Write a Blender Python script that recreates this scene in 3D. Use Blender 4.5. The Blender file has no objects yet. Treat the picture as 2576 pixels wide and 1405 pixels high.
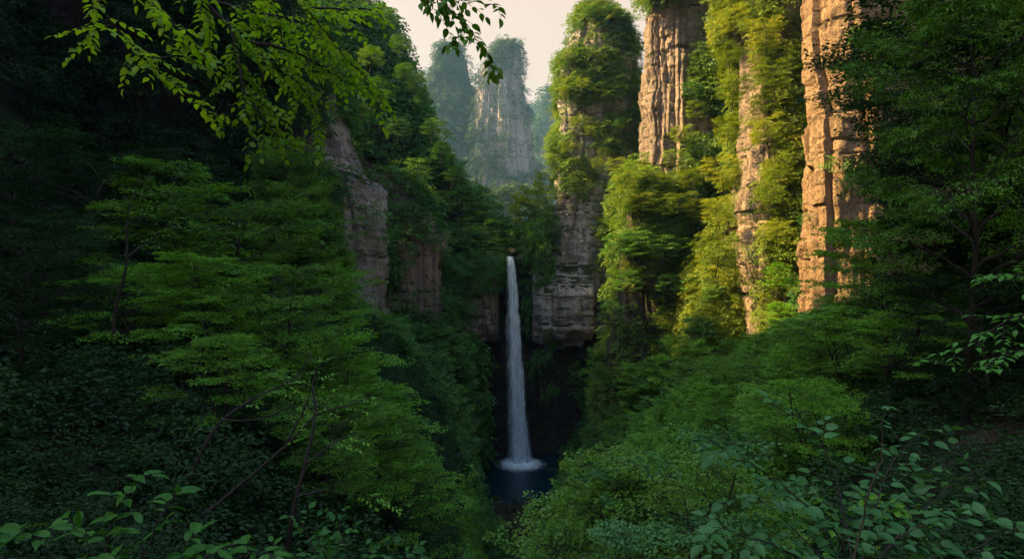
import bpy, math, random
import numpy as np
from mathutils import Vector
R = math.radians
sc = bpy.context.scene
COL = sc.collection
F, CX, H0 = 1500.0, 1288.0, 660.0          # focal length, centre and horizon of the 2576 px wide photograph


def W(px, py, y):
    return ((px - CX) / F * y, y, (H0 - py) / F * y)


# ------------------------------------------------------------------ noise
def _h(ix, iy, iz, s):
    n = (ix * 374761393 + iy * 668265263 + iz * 2147483647 + s * 1274126177) & 0xffffffff
    n = ((n ^ (n >> 13)) * 1274126177) & 0xffffffff
    n = ((n ^ (n >> 16)) * 2246822519) & 0xffffffff
    return ((n ^ (n >> 15)) & 0xffffff) / float(0xffffff)


def vn(p, s=0):
    p = np.asarray(p, dtype=np.float64)
    i = np.floor(p).astype(np.int64)
    f = p - i
    f = f * f * (3 - 2 * f)
    r = 0
    for dx in (0, 1):
        for dy in (0, 1):
            for dz in (0, 1):
                w = (f[..., 0] if dx else 1 - f[..., 0]) * (f[..., 1] if dy else 1 - f[..., 1]) * (f[..., 2] if dz else 1 - f[..., 2])
                r = r + w * _h(i[..., 0] + dx, i[..., 1] + dy, i[..., 2] + dz, s)
    return r * 2 - 1


def fbm(p, s=0, o=4):
    a, t, r = 1.0, 0, 0
    p = np.asarray(p, dtype=np.float64)
    for k in range(o):
        r = r + a * vn(p * 2 ** k, s + k * 17)
        t += a
        a *= .5
    return r / t


def sstep(a, b, x):
    t = np.clip((x - a) / (b - a), 0, 1)
    return t * t * (3 - 2 * t)


# ------------------------------------------------------------------ mesh helpers
def mesh_from(name, V, faces, mat=None, attrs=None, smooth=False):
    """faces: list of (n,k) arrays"""
    me = bpy.data.meshes.new(name)
    V = np.asarray(V, dtype=np.float32)
    me.vertices.add(len(V))
    me.vertices.foreach_set('co', V.ravel())
    faces = [np.asarray(f, dtype=np.int32) for f in faces if len(f)]
    nl = sum(f.size for f in faces)
    npg = sum(len(f) for f in faces)
    if npg:
        me.loops.add(nl)
        me.loops.foreach_set('vertex_index', np.concatenate([f.ravel() for f in faces]))
        me.polygons.add(npg)
        tot = np.concatenate([np.full(len(f), f.shape[1], dtype=np.int32) for f in faces])
        st = np.concatenate([[0], np.cumsum(tot)[:-1]]).astype(np.int32)
        me.polygons.foreach_set('loop_start', st)
        me.polygons.foreach_set('loop_total', tot)
        me.polygons.foreach_set('use_smooth', np.full(npg, smooth))
    me.update(calc_edges=True)
    for k, v in (attrs or {}).items():
        v = np.asarray(v)
        if v.ndim == 2:
            a = me.attributes.new(k, 'FLOAT_VECTOR', 'POINT')
            a.data.foreach_set('vector', v.astype(np.float32).ravel())
        elif v.dtype.kind == 'i':
            a = me.attributes.new(k, 'INT', 'POINT')
            a.data.foreach_set('value', v.astype(np.int32))
        else:
            a = me.attributes.new(k, 'FLOAT', 'POINT')
            a.data.foreach_set('value', v.astype(np.float32))
    if mat:
        me.materials.append(mat)
    return me


def link(name, me, parent=None, label=None, cat=None, group=None, kind=None, loc=None):
    o = bpy.data.objects.new(name, me)
    COL.objects.link(o)
    if parent:
        o.parent = parent
    if label:
        o['label'] = label
    if cat:
        o['category'] = cat
    if group:
        o['group'] = group
    if kind:
        o['kind'] = kind
    if loc is not None:
        o.location = loc
    return o


def grid_faces(nu, nv, wrap=True):
    """nv rows of nu columns"""
    i = np.arange(nu if wrap else nu - 1)
    j = np.arange(nv - 1)
    I, J = np.meshgrid(i, j)
    a = J * nu + I
    b = J * nu + (I + 1) % nu
    return np.stack([a, b, b + nu, a + nu], -1).reshape(-1, 4)


def norm(v):
    return v / np.maximum(np.linalg.norm(v, axis=-1, keepdims=True), 1e-9)


# ------------------------------------------------------------------ materials
def newmat(name):
    m = bpy.data.materials.new(name)
    m.use_nodes = True
    nt = m.node_tree
    nt.nodes.clear()
    out = nt.nodes.new('ShaderNodeOutputMaterial')
    return m, nt, out


def N(nt, t, **kw):
    n = nt.nodes.new(t)
    for k, v in kw.items():
        if k.startswith('i_'):
            n.inputs[k[2:].replace('_', ' ')].default_value = v
        else:
            setattr(n, k, v)
    return n


def ramp(nt, stops):
    r = nt.nodes.new('ShaderNodeValToRGB')
    e = r.color_ramp.elements
    while len(e) < len(stops):
        e.new(.5)
    for q, (p, c) in zip(e, stops):
        q.position = p
        q.color = (*c, 1) if len(c) == 3 else c
    return r


def leaf_mat(name, dark, light, trans=.35, gloss=.06, rough=.45, inst=False, noise_scale=0.0, third=None):
    m, nt, out = newmat(name)
    L = nt.links
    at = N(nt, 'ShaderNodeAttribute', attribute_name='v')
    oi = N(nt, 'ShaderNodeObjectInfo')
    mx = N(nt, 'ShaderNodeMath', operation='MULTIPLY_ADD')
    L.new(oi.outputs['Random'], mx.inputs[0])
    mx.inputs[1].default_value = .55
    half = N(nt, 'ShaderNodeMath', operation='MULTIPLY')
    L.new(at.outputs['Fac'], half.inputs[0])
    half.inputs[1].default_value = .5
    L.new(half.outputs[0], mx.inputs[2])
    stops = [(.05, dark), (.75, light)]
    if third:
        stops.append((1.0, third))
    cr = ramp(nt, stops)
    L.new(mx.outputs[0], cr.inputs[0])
    d = N(nt, 'ShaderNodeBsdfDiffuse')
    t = N(nt, 'ShaderNodeBsdfTranslucent')
    tc = N(nt, 'ShaderNodeMix', data_type='RGBA', blend_type='MULTIPLY')
    tc.inputs[0].default_value = 1
    tc.inputs[7].default_value = (1.5, 1.35, .5, 1)
    L.new(cr.outputs[0], tc.inputs[6])
    L.new(cr.outputs[0], d.inputs[0])
    L.new(tc.outputs[2], t.inputs[0])
    ms = N(nt, 'ShaderNodeMixShader')
    ms.inputs[0].default_value = trans
    L.new(d.outputs[0], ms.inputs[1])
    L.new(t.outputs[0], ms.inputs[2])
    g = N(nt, 'ShaderNodeBsdfGlossy')
    g.inputs['Roughness'].default_value = rough
    g.inputs['Color'].default_value = (.6, .85, .6, 1)
    m2 = N(nt, 'ShaderNodeMixShader')
    m2.inputs[0].default_value = gloss
    L.new(ms.outputs[0], m2.inputs[1])
    L.new(g.outputs[0], m2.inputs[2])
    L.new(m2.outputs[0], out.inputs[0])
    return m


def bark_mat(name, c1, c2):
    m, nt, out = newmat(name)
    L = nt.links
    tc = N(nt, 'ShaderNodeTexCoord')
    mp = N(nt, 'ShaderNodeMapping')
    mp.inputs['Scale'].default_value = (6, 6, 1.2)
    n = N(nt, 'ShaderNodeTexNoise')
    n.inputs['Scale'].default_value = 3
    n.inputs['Detail'].default_value = 6
    L.new(tc.outputs['Object'], mp.inputs[0])
    L.new(mp.outputs[0], n.inputs['Vector'])
    cr = ramp(nt, [(.3, c1), (.7, c2)])
    L.new(n.outputs[0], cr.inputs[0])
    b = N(nt, 'ShaderNodeBsdfPrincipled')
    b.inputs['Roughness'].default_value = .85
    L.new(cr.outputs[0], b.inputs['Base Color'])
    bp = N(nt, 'ShaderNodeBump')
    bp.inputs['Strength'].default_value = .5
    L.new(n.outputs[0], bp.inputs['Height'])
    L.new(bp.outputs[0], b.inputs['Normal'])
    L.new(b.outputs[0], out.inputs[0])
    return m


def rock_mat(name, cols, moss=.35, strata=.6, scale=1.0, mosscol=(.035, .055, .012), mossdark=(.02, .03, .01), stain=.5):
    m, nt, out = newmat(name)
    L = nt.links
    geo = N(nt, 'ShaderNodeNewGeometry')
    pos = geo.outputs['Position']

    def noise(sx, sy, sz, det=6, rough=.6, dist=0.0):
        mp = N(nt, 'ShaderNodeMapping')
        mp.inputs['Scale'].default_value = (sx * scale, sy * scale, sz * scale)
        L.new(pos, mp.inputs[0])
        n = N(nt, 'ShaderNodeTexNoise')
        n.inputs['Scale'].default_value = 1
        n.inputs['Detail'].default_value = det
        n.inputs['Roughness'].default_value = rough
        n.inputs['Distortion'].default_value = dist
        L.new(mp.outputs[0], n.inputs['Vector'])
        return n.outputs[0]
    big = noise(.09, .09, .05, 5)
    streak = noise(1.1, 1.1, .06, 6, .65)
    stra = noise(.07, .07, .9, 5, .6, .3)
    fine = noise(2.2, 2.2, 1.5, 8, .7)
    add = N(nt, 'ShaderNodeMath', operation='MULTIPLY_ADD')
    L.new(streak, add.inputs[0])
    add.inputs[1].default_value = .6
    L.new(big, add.inputs[2])
    a2 = N(nt, 'ShaderNodeMath', operation='MULTIPLY_ADD')
    L.new(stra, a2.inputs[0])
    a2.inputs[1].default_value = strata
    L.new(add.outputs[0], a2.inputs[2])
    a3 = N(nt, 'ShaderNodeMath', operation='MULTIPLY_ADD')
    L.new(fine, a3.inputs[0])
    a3.inputs[1].default_value = .5
    L.new(a2.outputs[0], a3.inputs[2])
    mr = N(nt, 'ShaderNodeMapRange')
    s = (1.6 + strata + .5) / 2
    mr.inputs['From Min'].default_value = s - .45
    mr.inputs['From Max'].default_value = s + .45
    L.new(a3.outputs[0], mr.inputs['Value'])
    n = len(cols)
    cr = ramp(nt, [(i / (n - 1), c) for i, c in enumerate(cols)])
    L.new(mr.outputs[0], cr.inputs[0])
    # dark water stains, narrow and vertical
    st = noise(.55, .55, .03, 4, .5)
    sr = ramp(nt, [(.5, (0, 0, 0)), (.68, (1, 1, 1))])
    L.new(st, sr.inputs[0])
    sm = N(nt, 'ShaderNodeMath', operation='MULTIPLY')
    sm.inputs[1].default_value = stain
    L.new(sr.outputs[0], sm.inputs[0])
    mxs = N(nt, 'ShaderNodeMix', data_type='RGBA')
    mxs.inputs[7].default_value = (.05, .05, .055, 1)
    L.new(sm.outputs[0], mxs.inputs[0])
    L.new(cr.outputs[0], mxs.inputs[6])
    # moss: on ledges and in patches
    sep = N(nt, 'ShaderNodeSeparateXYZ')
    L.new(geo.outputs['Normal'], sep.inputs[0])
    mn = noise(.35, .35, .2, 7, .7)
    ma = N(nt, 'ShaderNodeMath', operation='MULTIPLY_ADD')
    L.new(sep.outputs[2], ma.inputs[0])
    ma.inputs[1].default_value = .5
    L.new(mn, ma.inputs[2])
    mm = N(nt, 'ShaderNodeMapRange')
    mm.inputs['From Min'].default_value = .95 - moss
    mm.inputs['From Max'].default_value = 1.1 - moss
    L.new(ma.outputs[0], mm.inputs['Value'])
    mc = ramp(nt, [(.35, mossdark), (.65, mosscol)])
    L.new(fine, mc.inputs[0])
    mx = N(nt, 'ShaderNodeMix', data_type='RGBA')
    L.new(mm.outputs[0], mx.inputs[0])
    L.new(mxs.outputs[2], mx.inputs[6])
    L.new(mc.outputs[0], mx.inputs[7])
    b = N(nt, 'ShaderNodeBsdfPrincipled')
    b.inputs['Roughness'].default_value = .9
    b.inputs['Specular IOR Level'].default_value = .2
    ck = N(nt, 'ShaderNodeMix', data_type='RGBA')
    ck.inputs[7].default_value = (.05, .04, .035, 1)
    L.new(mx.outputs[2], ck.inputs[6])
    L.new(ck.outputs[2], b.inputs['Base Color'])
    bh = N(nt, 'ShaderNodeMath', operation='ADD')
    L.new(a3.outputs[0], bh.inputs[0])
    vor = N(nt, 'ShaderNodeTexVoronoi', feature='DISTANCE_TO_EDGE')
    mp = N(nt, 'ShaderNodeMapping')
    mp.inputs['Scale'].default_value = (.7 * scale, .7 * scale, .28 * scale)
    L.new(pos, mp.inputs[0])
    L.new(mp.outputs[0], vor.inputs['Vector'])
    vr = N(nt, 'ShaderNodeMapRange')
    vr.inputs['From Max'].default_value = .06
    L.new(vor.outputs['Distance'], vr.inputs['Value'])
    L.new(vr.outputs[0], bh.inputs[1])
    cv = N(nt, 'ShaderNodeMapRange')
    cv.inputs['From Max'].default_value = .035
    cv.inputs['To Min'].default_value = .65
    cv.inputs['To Max'].default_value = 0.0
    L.new(vor.outputs['Distance'], cv.inputs['Value'])
    L.new(cv.outputs[0], ck.inputs[0])
    bp = N(nt, 'ShaderNodeBump')
    bp.inputs['Strength'].default_value = .8
    bp.inputs['Distance'].default_value = .8 / scale
    L.new(bh.outputs[0], bp.inputs['Height'])
    L.new(bp.outputs[0], b.inputs['Normal'])
    L.new(b.outputs[0], out.inputs[0])
    return m


M = {}
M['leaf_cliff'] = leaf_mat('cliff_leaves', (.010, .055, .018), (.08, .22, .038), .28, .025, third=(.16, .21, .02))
M['leaf_sunny'] = leaf_mat('sunlit_pillar_leaves', (.02, .07, .012), (.11, .21, .016), .38, .03, third=(.25, .27, .02))  # sunlit gold-green is put into this leaf colour
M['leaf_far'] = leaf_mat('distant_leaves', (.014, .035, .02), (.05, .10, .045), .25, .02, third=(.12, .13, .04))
M['leaf_gold'] = leaf_mat('sunny_cliff_leaves', (.05, .11, .010), (.17, .25, .018), .4, .03, third=(.29, .28, .02))  # sun gold mixed into the colour of the cliff leaves
M['leaf_near'] = leaf_mat('near_leaves', (.005, .035, .005), (.13, .33, .02), .25, .035, .4)
M['leaf_mid'] = leaf_mat('slope_leaves', (.008, .045, .007), (.12, .30, .018), .28, .03, .45)
M['leaf_dark'] = leaf_mat('dark_leaves', (.006, .022, .006), (.018, .055, .012), .3, .025, .45)  # shade put into the leaf colour for edge trees and undergrowth
M['leaf_bright'] = leaf_mat('bright_leaves', (.02, .08, .008), (.11, .25, .02), .35, .035, .4)
M['leaf_broad'] = leaf_mat('broad_pale_leaves', (.015, .09, .018), (.10, .27, .07), .3, .04, .5, third=(.20, .28, .06))
M['leaf_low'] = leaf_mat('low_leaves', (.012, .08, .012), (.07, .23, .028), .3, .03, .5)
M['leaf_red'] = leaf_mat('red_leaves', (.30, .03, .02), (.40, .07, .04), .4, .03)
M['leaf_overhead'] = leaf_mat('overhead_leaves', (.10, .24, .010), (.26, .46, .018), .6, .03, .4)
M['bark'] = bark_mat('bark', (.01, .008, .006), (.035, .027, .02))
M['bark_pale'] = bark_mat('pale_bark', (.04, .03, .02), (.09, .065, .042))
TAN = [(.11, .09, .08), (.22, .175, .145), (.35, .27, .215), (.47, .38, .31)]
GREY = [(.15, .148, .15), (.30, .285, .28), (.46, .43, .405), (.60, .56, .52)]
M['rock_tan'] = rock_mat('tan_sandstone', TAN, .30, .6)
M['rock_orange'] = rock_mat('orange_sandstone', [(.12, .085, .065), (.22, .145, .095), (.30, .21, .125), (.37, .275, .175)], .16, .4, 1.6, stain=.35)
M['rock_brown'] = rock_mat('brown_sandstone', [(.12, .10, .09), (.27, .22, .19), (.43, .35, .29), (.56, .46, .39)], .33, .5, 1.3, stain=.7)
M['rock_grey'] = rock_mat('grey_sandstone', GREY, .28, 1.1, stain=.3)
M['rock_moss'] = rock_mat('mossy_sandstone', [(.05, .045, .042), (.11, .09, .08), (.19, .15, .125)], .50, .8)
M['rock_darkened'] = rock_mat('darkened_rock', [(.008, .008, .009), (.02, .018, .018), (.035, .03, .028)], .42, .7, mosscol=(.02, .04, .008), mossdark=(.008, .015, .004))  # near-black colour; on the hillsides it stands in for deep shade

# ------------------------------------------------------------------ leaves
def leaves_quad(P, D, Nn, Ln, wr=.32, droop=.12):
    n = len(P)
    D = norm(D)
    S = norm(np.cross(Nn, D))
    U = np.cross(D, S)
    Ln = Ln[:, None]
    b = P
    m = P + D * Ln * .45
    l = m + S * Ln * wr + U * Ln * .08
    r = m - S * Ln * wr + U * Ln * .08
    t = P + D * Ln - U * Ln * droop
    V = np.stack([b, r, t, l], 1).reshape(-1, 3)
    Fc = np.arange(4 * n).reshape(-1, 4)
    return V, Fc


def leaves_full(P, D, Nn, Ln, wr=.3, droop=.15):
    n = len(P)
    D = norm(D)
    S = norm(np.cross(Nn, D))
    U = np.cross(D, S)
    Ln = Ln[:, None]

    def q(t, s, u):
        return P + D * Ln * t + S * Ln * s + U * Ln * u
    # petiole base, then blade
    pts = [q(0, 0, 0), q(.06, 0, .0), q(.3, 0, .02), q(.62, 0, -.01), q(.86, 0, -.07), q(1.0, 0, -droop),
           q(.18, wr * .72, .05), q(.42, wr, .06), q(.7, wr * .72, .02), q(.88, wr * .27, -.06),
           q(.18, -wr * .72, .05), q(.42, -wr, .06), q(.7, -wr * .72, .02), q(.88, -wr * .27, -.06),
           q(0, .012, 0)]
    V = np.stack(pts, 1).reshape(-1, 3)
    T = np.array([[0, 1, 14], [1, 6, 2], [6, 7, 2], [7, 3, 2], [7, 8, 3], [8, 4, 3], [8, 9, 4], [9, 5, 4],
                  [1, 2, 10], [10, 2, 11], [11, 2, 3], [11, 3, 12], [12, 3, 4], [12, 4, 13], [13, 4, 5]])
    Fc = (np.arange(n)[:, None, None] * 15 + T[None]).reshape(-1, 3)
    return V, Fc


def spray(rng, L, Wd, n, leaf, tilt=.45):
    """flat fan of leaves along +x; returns P, D, N, len"""
    t = rng.random(n) ** .7
    sh = np.sin(np.clip(t, 0, 1) * math.pi * .85 + .35)
    s = (rng.random(n) * 2 - 1) * Wd * sh
    # gather onto side twigs
    k = np.round(t * 7) / 7
    x = (k * .8 + t * .2) * L + np.abs(s) * .5
    z = -.16 * (x / L) ** 2 * L - .12 * np.abs(s) + rng.normal(0, .035 * L, n)
    P = np.stack([x, s, z], 1)
    a = np.sign(s) * (.6 + rng.normal(0, .5, n))
    D = np.stack([np.cos(a), np.sin(a), rng.normal(-.15, .2, n)], 1)
    Nn = np.stack([rng.normal(0, tilt, n), rng.normal(0, tilt, n), np.ones(n)], 1)
    return P, D, norm(Nn), leaf * (.6 + .7 * rng.random(n))


def frame(d, roll=0.0):
    """rotation matrix with x along d and z up-ish"""
    x = norm(np.asarray(d, float))
    up = np.array([0, 0, 1.0]) if abs(x[2]) < .95 else np.array([0, 1.0, 0])
    y = norm(np.cross(up, x))
    z = np.cross(x, y)
    if roll:
        y, z = y * math.cos(roll) + z * math.sin(roll), -y * math.sin(roll) + z * math.cos(roll)
    return np.stack([x, y, z], 1)


def tube(pts, rad, sides=6):
    pts = np.asarray(pts, float)
    n = len(pts)
    rad = np.asarray(rad, float)
    t = np.gradient(pts, axis=0)
    t = norm(t)
    ref = np.array([.3, .2, 1.0]) if abs(t[0][2]) < .8 else np.array([1.0, .1, 0])
    u = norm(np.cross(t, ref))
    v = np.cross(t, u)
    a = np.arange(sides) / sides * 2 * math.pi
    V = pts[:, None] + rad[:, None, None] * (np.cos(a)[None, :, None] * u[:, None] + np.sin(a)[None, :, None] * v[:, None])
    Fc = grid_faces(sides, n)
    return V.reshape(-1, 3), Fc


class Geo:
    def __init__(s):
        s.V, s.F, s.A, s.n = [], {}, [], 0

    def add(s, V, Fc, a=None):
        s.V.append(V)
        k = Fc.shape[1]
        s.F.setdefault(k, []).append(Fc + s.n)
        s.A.append(a if a is not None else np.zeros(len(V)))
        s.n += len(V)

    def mesh(s, name, mat, smooth=False, attr=True):
        return mesh_from(name, np.concatenate(s.V), [np.concatenate(f) for f in s.F.values()], mat,
                         {'v': np.concatenate(s.A)} if attr else None, smooth)


def bez(p0, d0, p1, n, sag=0.0, wig=0.0, rng=None):
    t = np.linspace(0, 1, n)[:, None]
    p0, d0, p1 = map(lambda q: np.asarray(q, float), (p0, d0, p1))
    c = p0 + d0
    P = (1 - t) ** 2 * p0 + 2 * t * (1 - t) * c + t * t * p1
    P[:, 2] -= sag * np.sin(t[:, 0] * math.pi)
    if wig:
        w = np.cumsum(rng.normal(0, wig, (n, 3)), 0)
        w -= t * w[-1]
        w[0] = 0
        P += w
    return P


def tree_geo(seed, H, CR, limbs=14, subs=5, sprays=9, nleaf=45, leaf=.09, spl=1.1, lean=(0, 0), base=.28,
             shape='dome', full=False, trunk_r=None, sides=7, tilt=.45, stems=1, droop=.25, twigs=True, wr=.32):
    rng = np.random.default_rng(seed)
    tr, cr = Geo(), Geo()
    SP = [spray(rng, spl, spl * .5, nleaf, leaf, tilt) for _ in range(5)]
    r0 = trunk_r or H * .016
    LP, LD, LN, LL, LV = [], [], [], [], []
    tl = []
    for st in range(stems):
        a = rng.random() * 6.28
        sp = (0 if stems == 1 else CR * .45)
        top = np.array([lean[0] + math.cos(a) * sp, lean[1] + math.sin(a) * sp, H * (.93 if st == 0 else .8)])
        tp = bez((0, 0, 0), (rng.normal(0, .04) * H + (0 if stems == 1 else math.cos(a) * .1), rng.normal(0, .04) * H, H * .45), top, 16, 0, H * .008, rng)
        rr = np.linspace(r0, r0 * .22, 16) * (1 if st == 0 else .75)
        rr[0] *= 1.5
        rr[1] *= 1.15
        V, Fc = tube(tp, rr, sides)
        tr.add(V, Fc)
        tl.append((tp, rr))
    for i in range(limbs):
        tp, rr = tl[i % stems]
        f = base + (1 - base) * ((i + .5) / limbs) ** .9
        j = min(15, f * 15)
        k = int(j)
        p = tp[k] + (tp[min(15, k + 1)] - tp[k]) * (j - k)
        r = rr[k] * .55
        az = i * 2.399 + rng.normal(0, .3)
        g = (f - base) / (1 - base)
        if shape == 'dome':
            ln = CR * math.sqrt(max(.05, 1 - (g * .93) ** 2.2)) * (.8 + .4 * rng.random())
        elif shape == 'umbrella':
            ln = CR * (.55 + .45 * math.sin(g * math.pi * .8)) * (.8 + .4 * rng.random())
        else:
            ln = CR * (1 - g * .85) * (.8 + .4 * rng.random())
        up = .55 + .5 * g
        d = np.array([math.cos(az), math.sin(az), 0])
        end = p + d * ln + np.array([0, 0, ln * up * .35])
        lp = bez(p, (d * ln * .4 + np.array([0, 0, ln * up * .45])), end, 9, 0, ln * .015, rng)
        V, Fc = tube(lp, np.linspace(r, r * .2, 9), 5)
        tr.add(V, Fc)
        lines = [(lp, ln, d)]
        for q in range(subs):
            f2 = .3 + .6 * (q + rng.random()) / subs
            kk = int(f2 * 8)
            pp = lp[kk]
            a2 = az + (1 if q % 2 else -1) * (.5 + .5 * rng.random())
            d2 = np.array([math.cos(a2), math.sin(a2), 0])
            l2 = ln * (.5 - .25 * f2) * (1 + .4 * rng.random())
            e2 = pp + d2 * l2 + np.array([0, 0, l2 * (.25 * rng.random() + .05)])
            bp_ = bez(pp, d2 * l2 * .5 + np.array([0, 0, l2 * .25]), e2, 6, 0, l2 * .02, rng)
            V, Fc = tube(bp_, np.linspace(r * .4, r * .1, 6), 4)
            tr.add(V, Fc)
            lines.append((bp_, l2, d2))
        for (ll, ln_, dd) in lines:
            ns = sprays if ln_ is ln else max(2, int(sprays * .6))
            for q in range(ns):
                f3 = .3 + .7 * ((q + .6 + .4 * rng.random()) / ns)
                jj = f3 * (len(ll) - 1)
                kk = min(len(ll) - 2, int(jj))
                pp = ll[kk] + (ll[kk + 1] - ll[kk]) * (jj - kk)
                ta = math.atan2(dd[1], dd[0]) + (0 if q == ns - 1 else (1 if q % 2 else -1) * (.3 + .7 * rng.random()))
                tdir = np.array([math.cos(ta), math.sin(ta), .15 - droop * rng.random() + .25 * g])
                Rm = frame(tdir, rng.normal(0, .25))
                s = .65 + .6 * rng.random()
                P, D, Nn, Ln = SP[rng.integers(5)]
                LP.append((P * s) @ Rm.T + pp)
                LD.append(D @ Rm.T)
                LN.append(Nn @ Rm.T)
                LL.append(Ln)
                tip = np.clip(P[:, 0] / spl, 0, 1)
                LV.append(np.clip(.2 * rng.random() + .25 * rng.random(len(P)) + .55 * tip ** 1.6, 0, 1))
                if twigs:
                    e = pp + Rm[:, 0] * spl * s * .8
                    V, Fc = tube(bez(pp, Rm[:, 0] * spl * .4, e, 4, 0), np.linspace(r * .1 + .003, .002, 4), 3)
                    tr.add(V, Fc)
    P, D, Nn, Ln, Lv = map(np.concatenate, (LP, LD, LN, LL, LV))
    if full:
        V, Fc = leaves_full(P, D, Nn, Ln, wr)
        cr.add(V, Fc, np.repeat(Lv, 15))
    else:
        V, Fc = leaves_quad(P, D, Nn, Ln, wr)
        cr.add(V, Fc, np.repeat(Lv, 4))
    return tr, cr


TREES = {}


def tree_proto(key, **kw):
    mat = kw.pop('mat')
    bark = kw.pop('bark', 'bark')
    tr, cr = tree_geo(**kw)
    TREES[key] = (tr.mesh(key + '_trunk', M[bark], True, False), cr.mesh(key + '_crown', M[mat]))


def place_tree(key, loc, s, rz, label, cat='tree', group=None, name='broadleaf_tree', sz=None, tilt=(0, 0)):
    e = bpy.data.objects.new(name, None)
    COL.objects.link(e)
    e.empty_display_size = .3
    e.location = loc
    e.rotation_euler = (tilt[0], tilt[1], rz)
    e.scale = (s, s, sz or s)
    e['label'] = label
    e['category'] = cat
    if group:
        e['group'] = group
    tm, cm = TREES[key]
    link('trunk' if cat == 'tree' else 'stem', tm, e)
    link('crown' if cat == 'tree' else 'foliage', cm, e)
    return e


# ------------------------------------------------------------------ clumps used by the ground cover and cliff cover (stuff)
CLUMP = bpy.data.collections.new('clump_sources')


def clump_mesh(name, seed, n_sprays, nleaf, leaf, mat, spl=.75, flat=.8, wr=.34):
    rng = np.random.default_rng(seed)
    g = Geo()
    # stem so that clumps read as small shrubs
    SP = [spray(rng, spl, spl * .5, nleaf, leaf, .5) for _ in range(4)]
    for i in range(n_sprays):
        lv = (i + .5) / n_sprays
        az = i * 2.399 + rng.normal(0, .3)
        rr = math.sqrt(max(0, 1 - lv ** 2)) * .55 * (.6 + .6 * rng.random())
        pp = np.array([math.cos(az) * rr, math.sin(az) * rr, .15 + lv * flat])
        d = np.array([math.cos(az), math.sin(az), -.15 + .5 * lv * rng.random()])
        Rm = frame(d, rng.normal(0, .25))
        P, D, Nn, Ln = SP[rng.integers(4)]
        s = .65 + .6 * rng.random()
        V, Fc = leaves_quad((P * s) @ Rm.T + pp, D @ Rm.T, Nn @ Rm.T, Ln, wr)
        tip = np.clip(P[:, 0] / spl, 0, 1)
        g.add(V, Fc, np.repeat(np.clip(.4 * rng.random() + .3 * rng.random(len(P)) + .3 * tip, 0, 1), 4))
    return g.mesh(name, mat)


CL_SETS = {}


def clump_set(key, mat, n=4, **kw):
    c = bpy.data.collections.new('clumps_' + key)
    for i in range(n):
        o = bpy.data.objects.new('clump_%s_%d' % (key, i), clump_mesh('clump_' + key, 100 + i * 7 + len(key), mat=M[mat], **kw))
        c.objects.link(o)
    CL_SETS[key] = (c, n)


def instancer(name, P, rot, scl, key, label, rng, cat='vegetation', kind='stuff'):
    coll, n = CL_SETS[key]
    me = mesh_from(name, P, [], None, {'rot': rot, 'scl': scl, 'idx': rng.integers(0, n, len(P)).astype(np.int32)})
    o = link(name, me, None, label, cat, None, kind)
    ng = bpy.data.node_groups.new(name + '_nodes', 'GeometryNodeTree')
    ng.interface.new_socket('Geometry', in_out='INPUT', socket_type='NodeSocketGeometry')
    ng.interface.new_socket('Geometry', in_out='OUTPUT', socket_type='NodeSocketGeometry')
    gi, go = ng.nodes.new('NodeGroupInput'), ng.nodes.new('NodeGroupOutput')
    iop = ng.nodes.new('GeometryNodeInstanceOnPoints')
    ci = ng.nodes.new('GeometryNodeCollectionInfo')
    ci.inputs['Collection'].default_value = coll
    ci.inputs['Separate Children'].default_value = True
    ci.inputs['Reset Children'].default_value = True

    def attr(nm, dt):
        a = ng.nodes.new('GeometryNodeInputNamedAttribute')
        a.data_type = dt
        a.inputs['Name'].default_value = nm
        return a.outputs['Attribute']
    L = ng.links
    L.new(gi.outputs[0], iop.inputs['Points'])
    L.new(ci.outputs[0], iop.inputs['Instance'])
    iop.inputs['Pick Instance'].default_value = True
    L.new(attr('idx', 'INT'), iop.inputs['Instance Index'])
    e2r = ng.nodes.new('FunctionNodeEulerToRotation')
    L.new(attr('rot', 'FLOAT_VECTOR'), e2r.inputs[0])
    L.new(e2r.outputs[0], iop.inputs['Rotation'])
    L.new(attr('scl', 'FLOAT'), iop.inputs['Scale'])
    L.new(iop.outputs[0], go.inputs[0])
    md = o.modifiers.new('scatter', 'NODES')
    md.node_group = ng
    return o


# ------------------------------------------------------------------ terrain
def ridge_lr(x, y):
    pass


ZF_Y = [-60, -10, 0, 5, 10, 20, 30, 45, 60, 80, 97, 103, 108, 125.5, 129, 160, 260, 500, 900, 1900]
ZF_Z = [2, -1.9, -2.3, -4.6, -8.5, -15, -21, -29, -34, -37.8, -39.4, -41, -41.5, -41.5, -1.2, -2, -8, -20, -30, -60]


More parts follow.
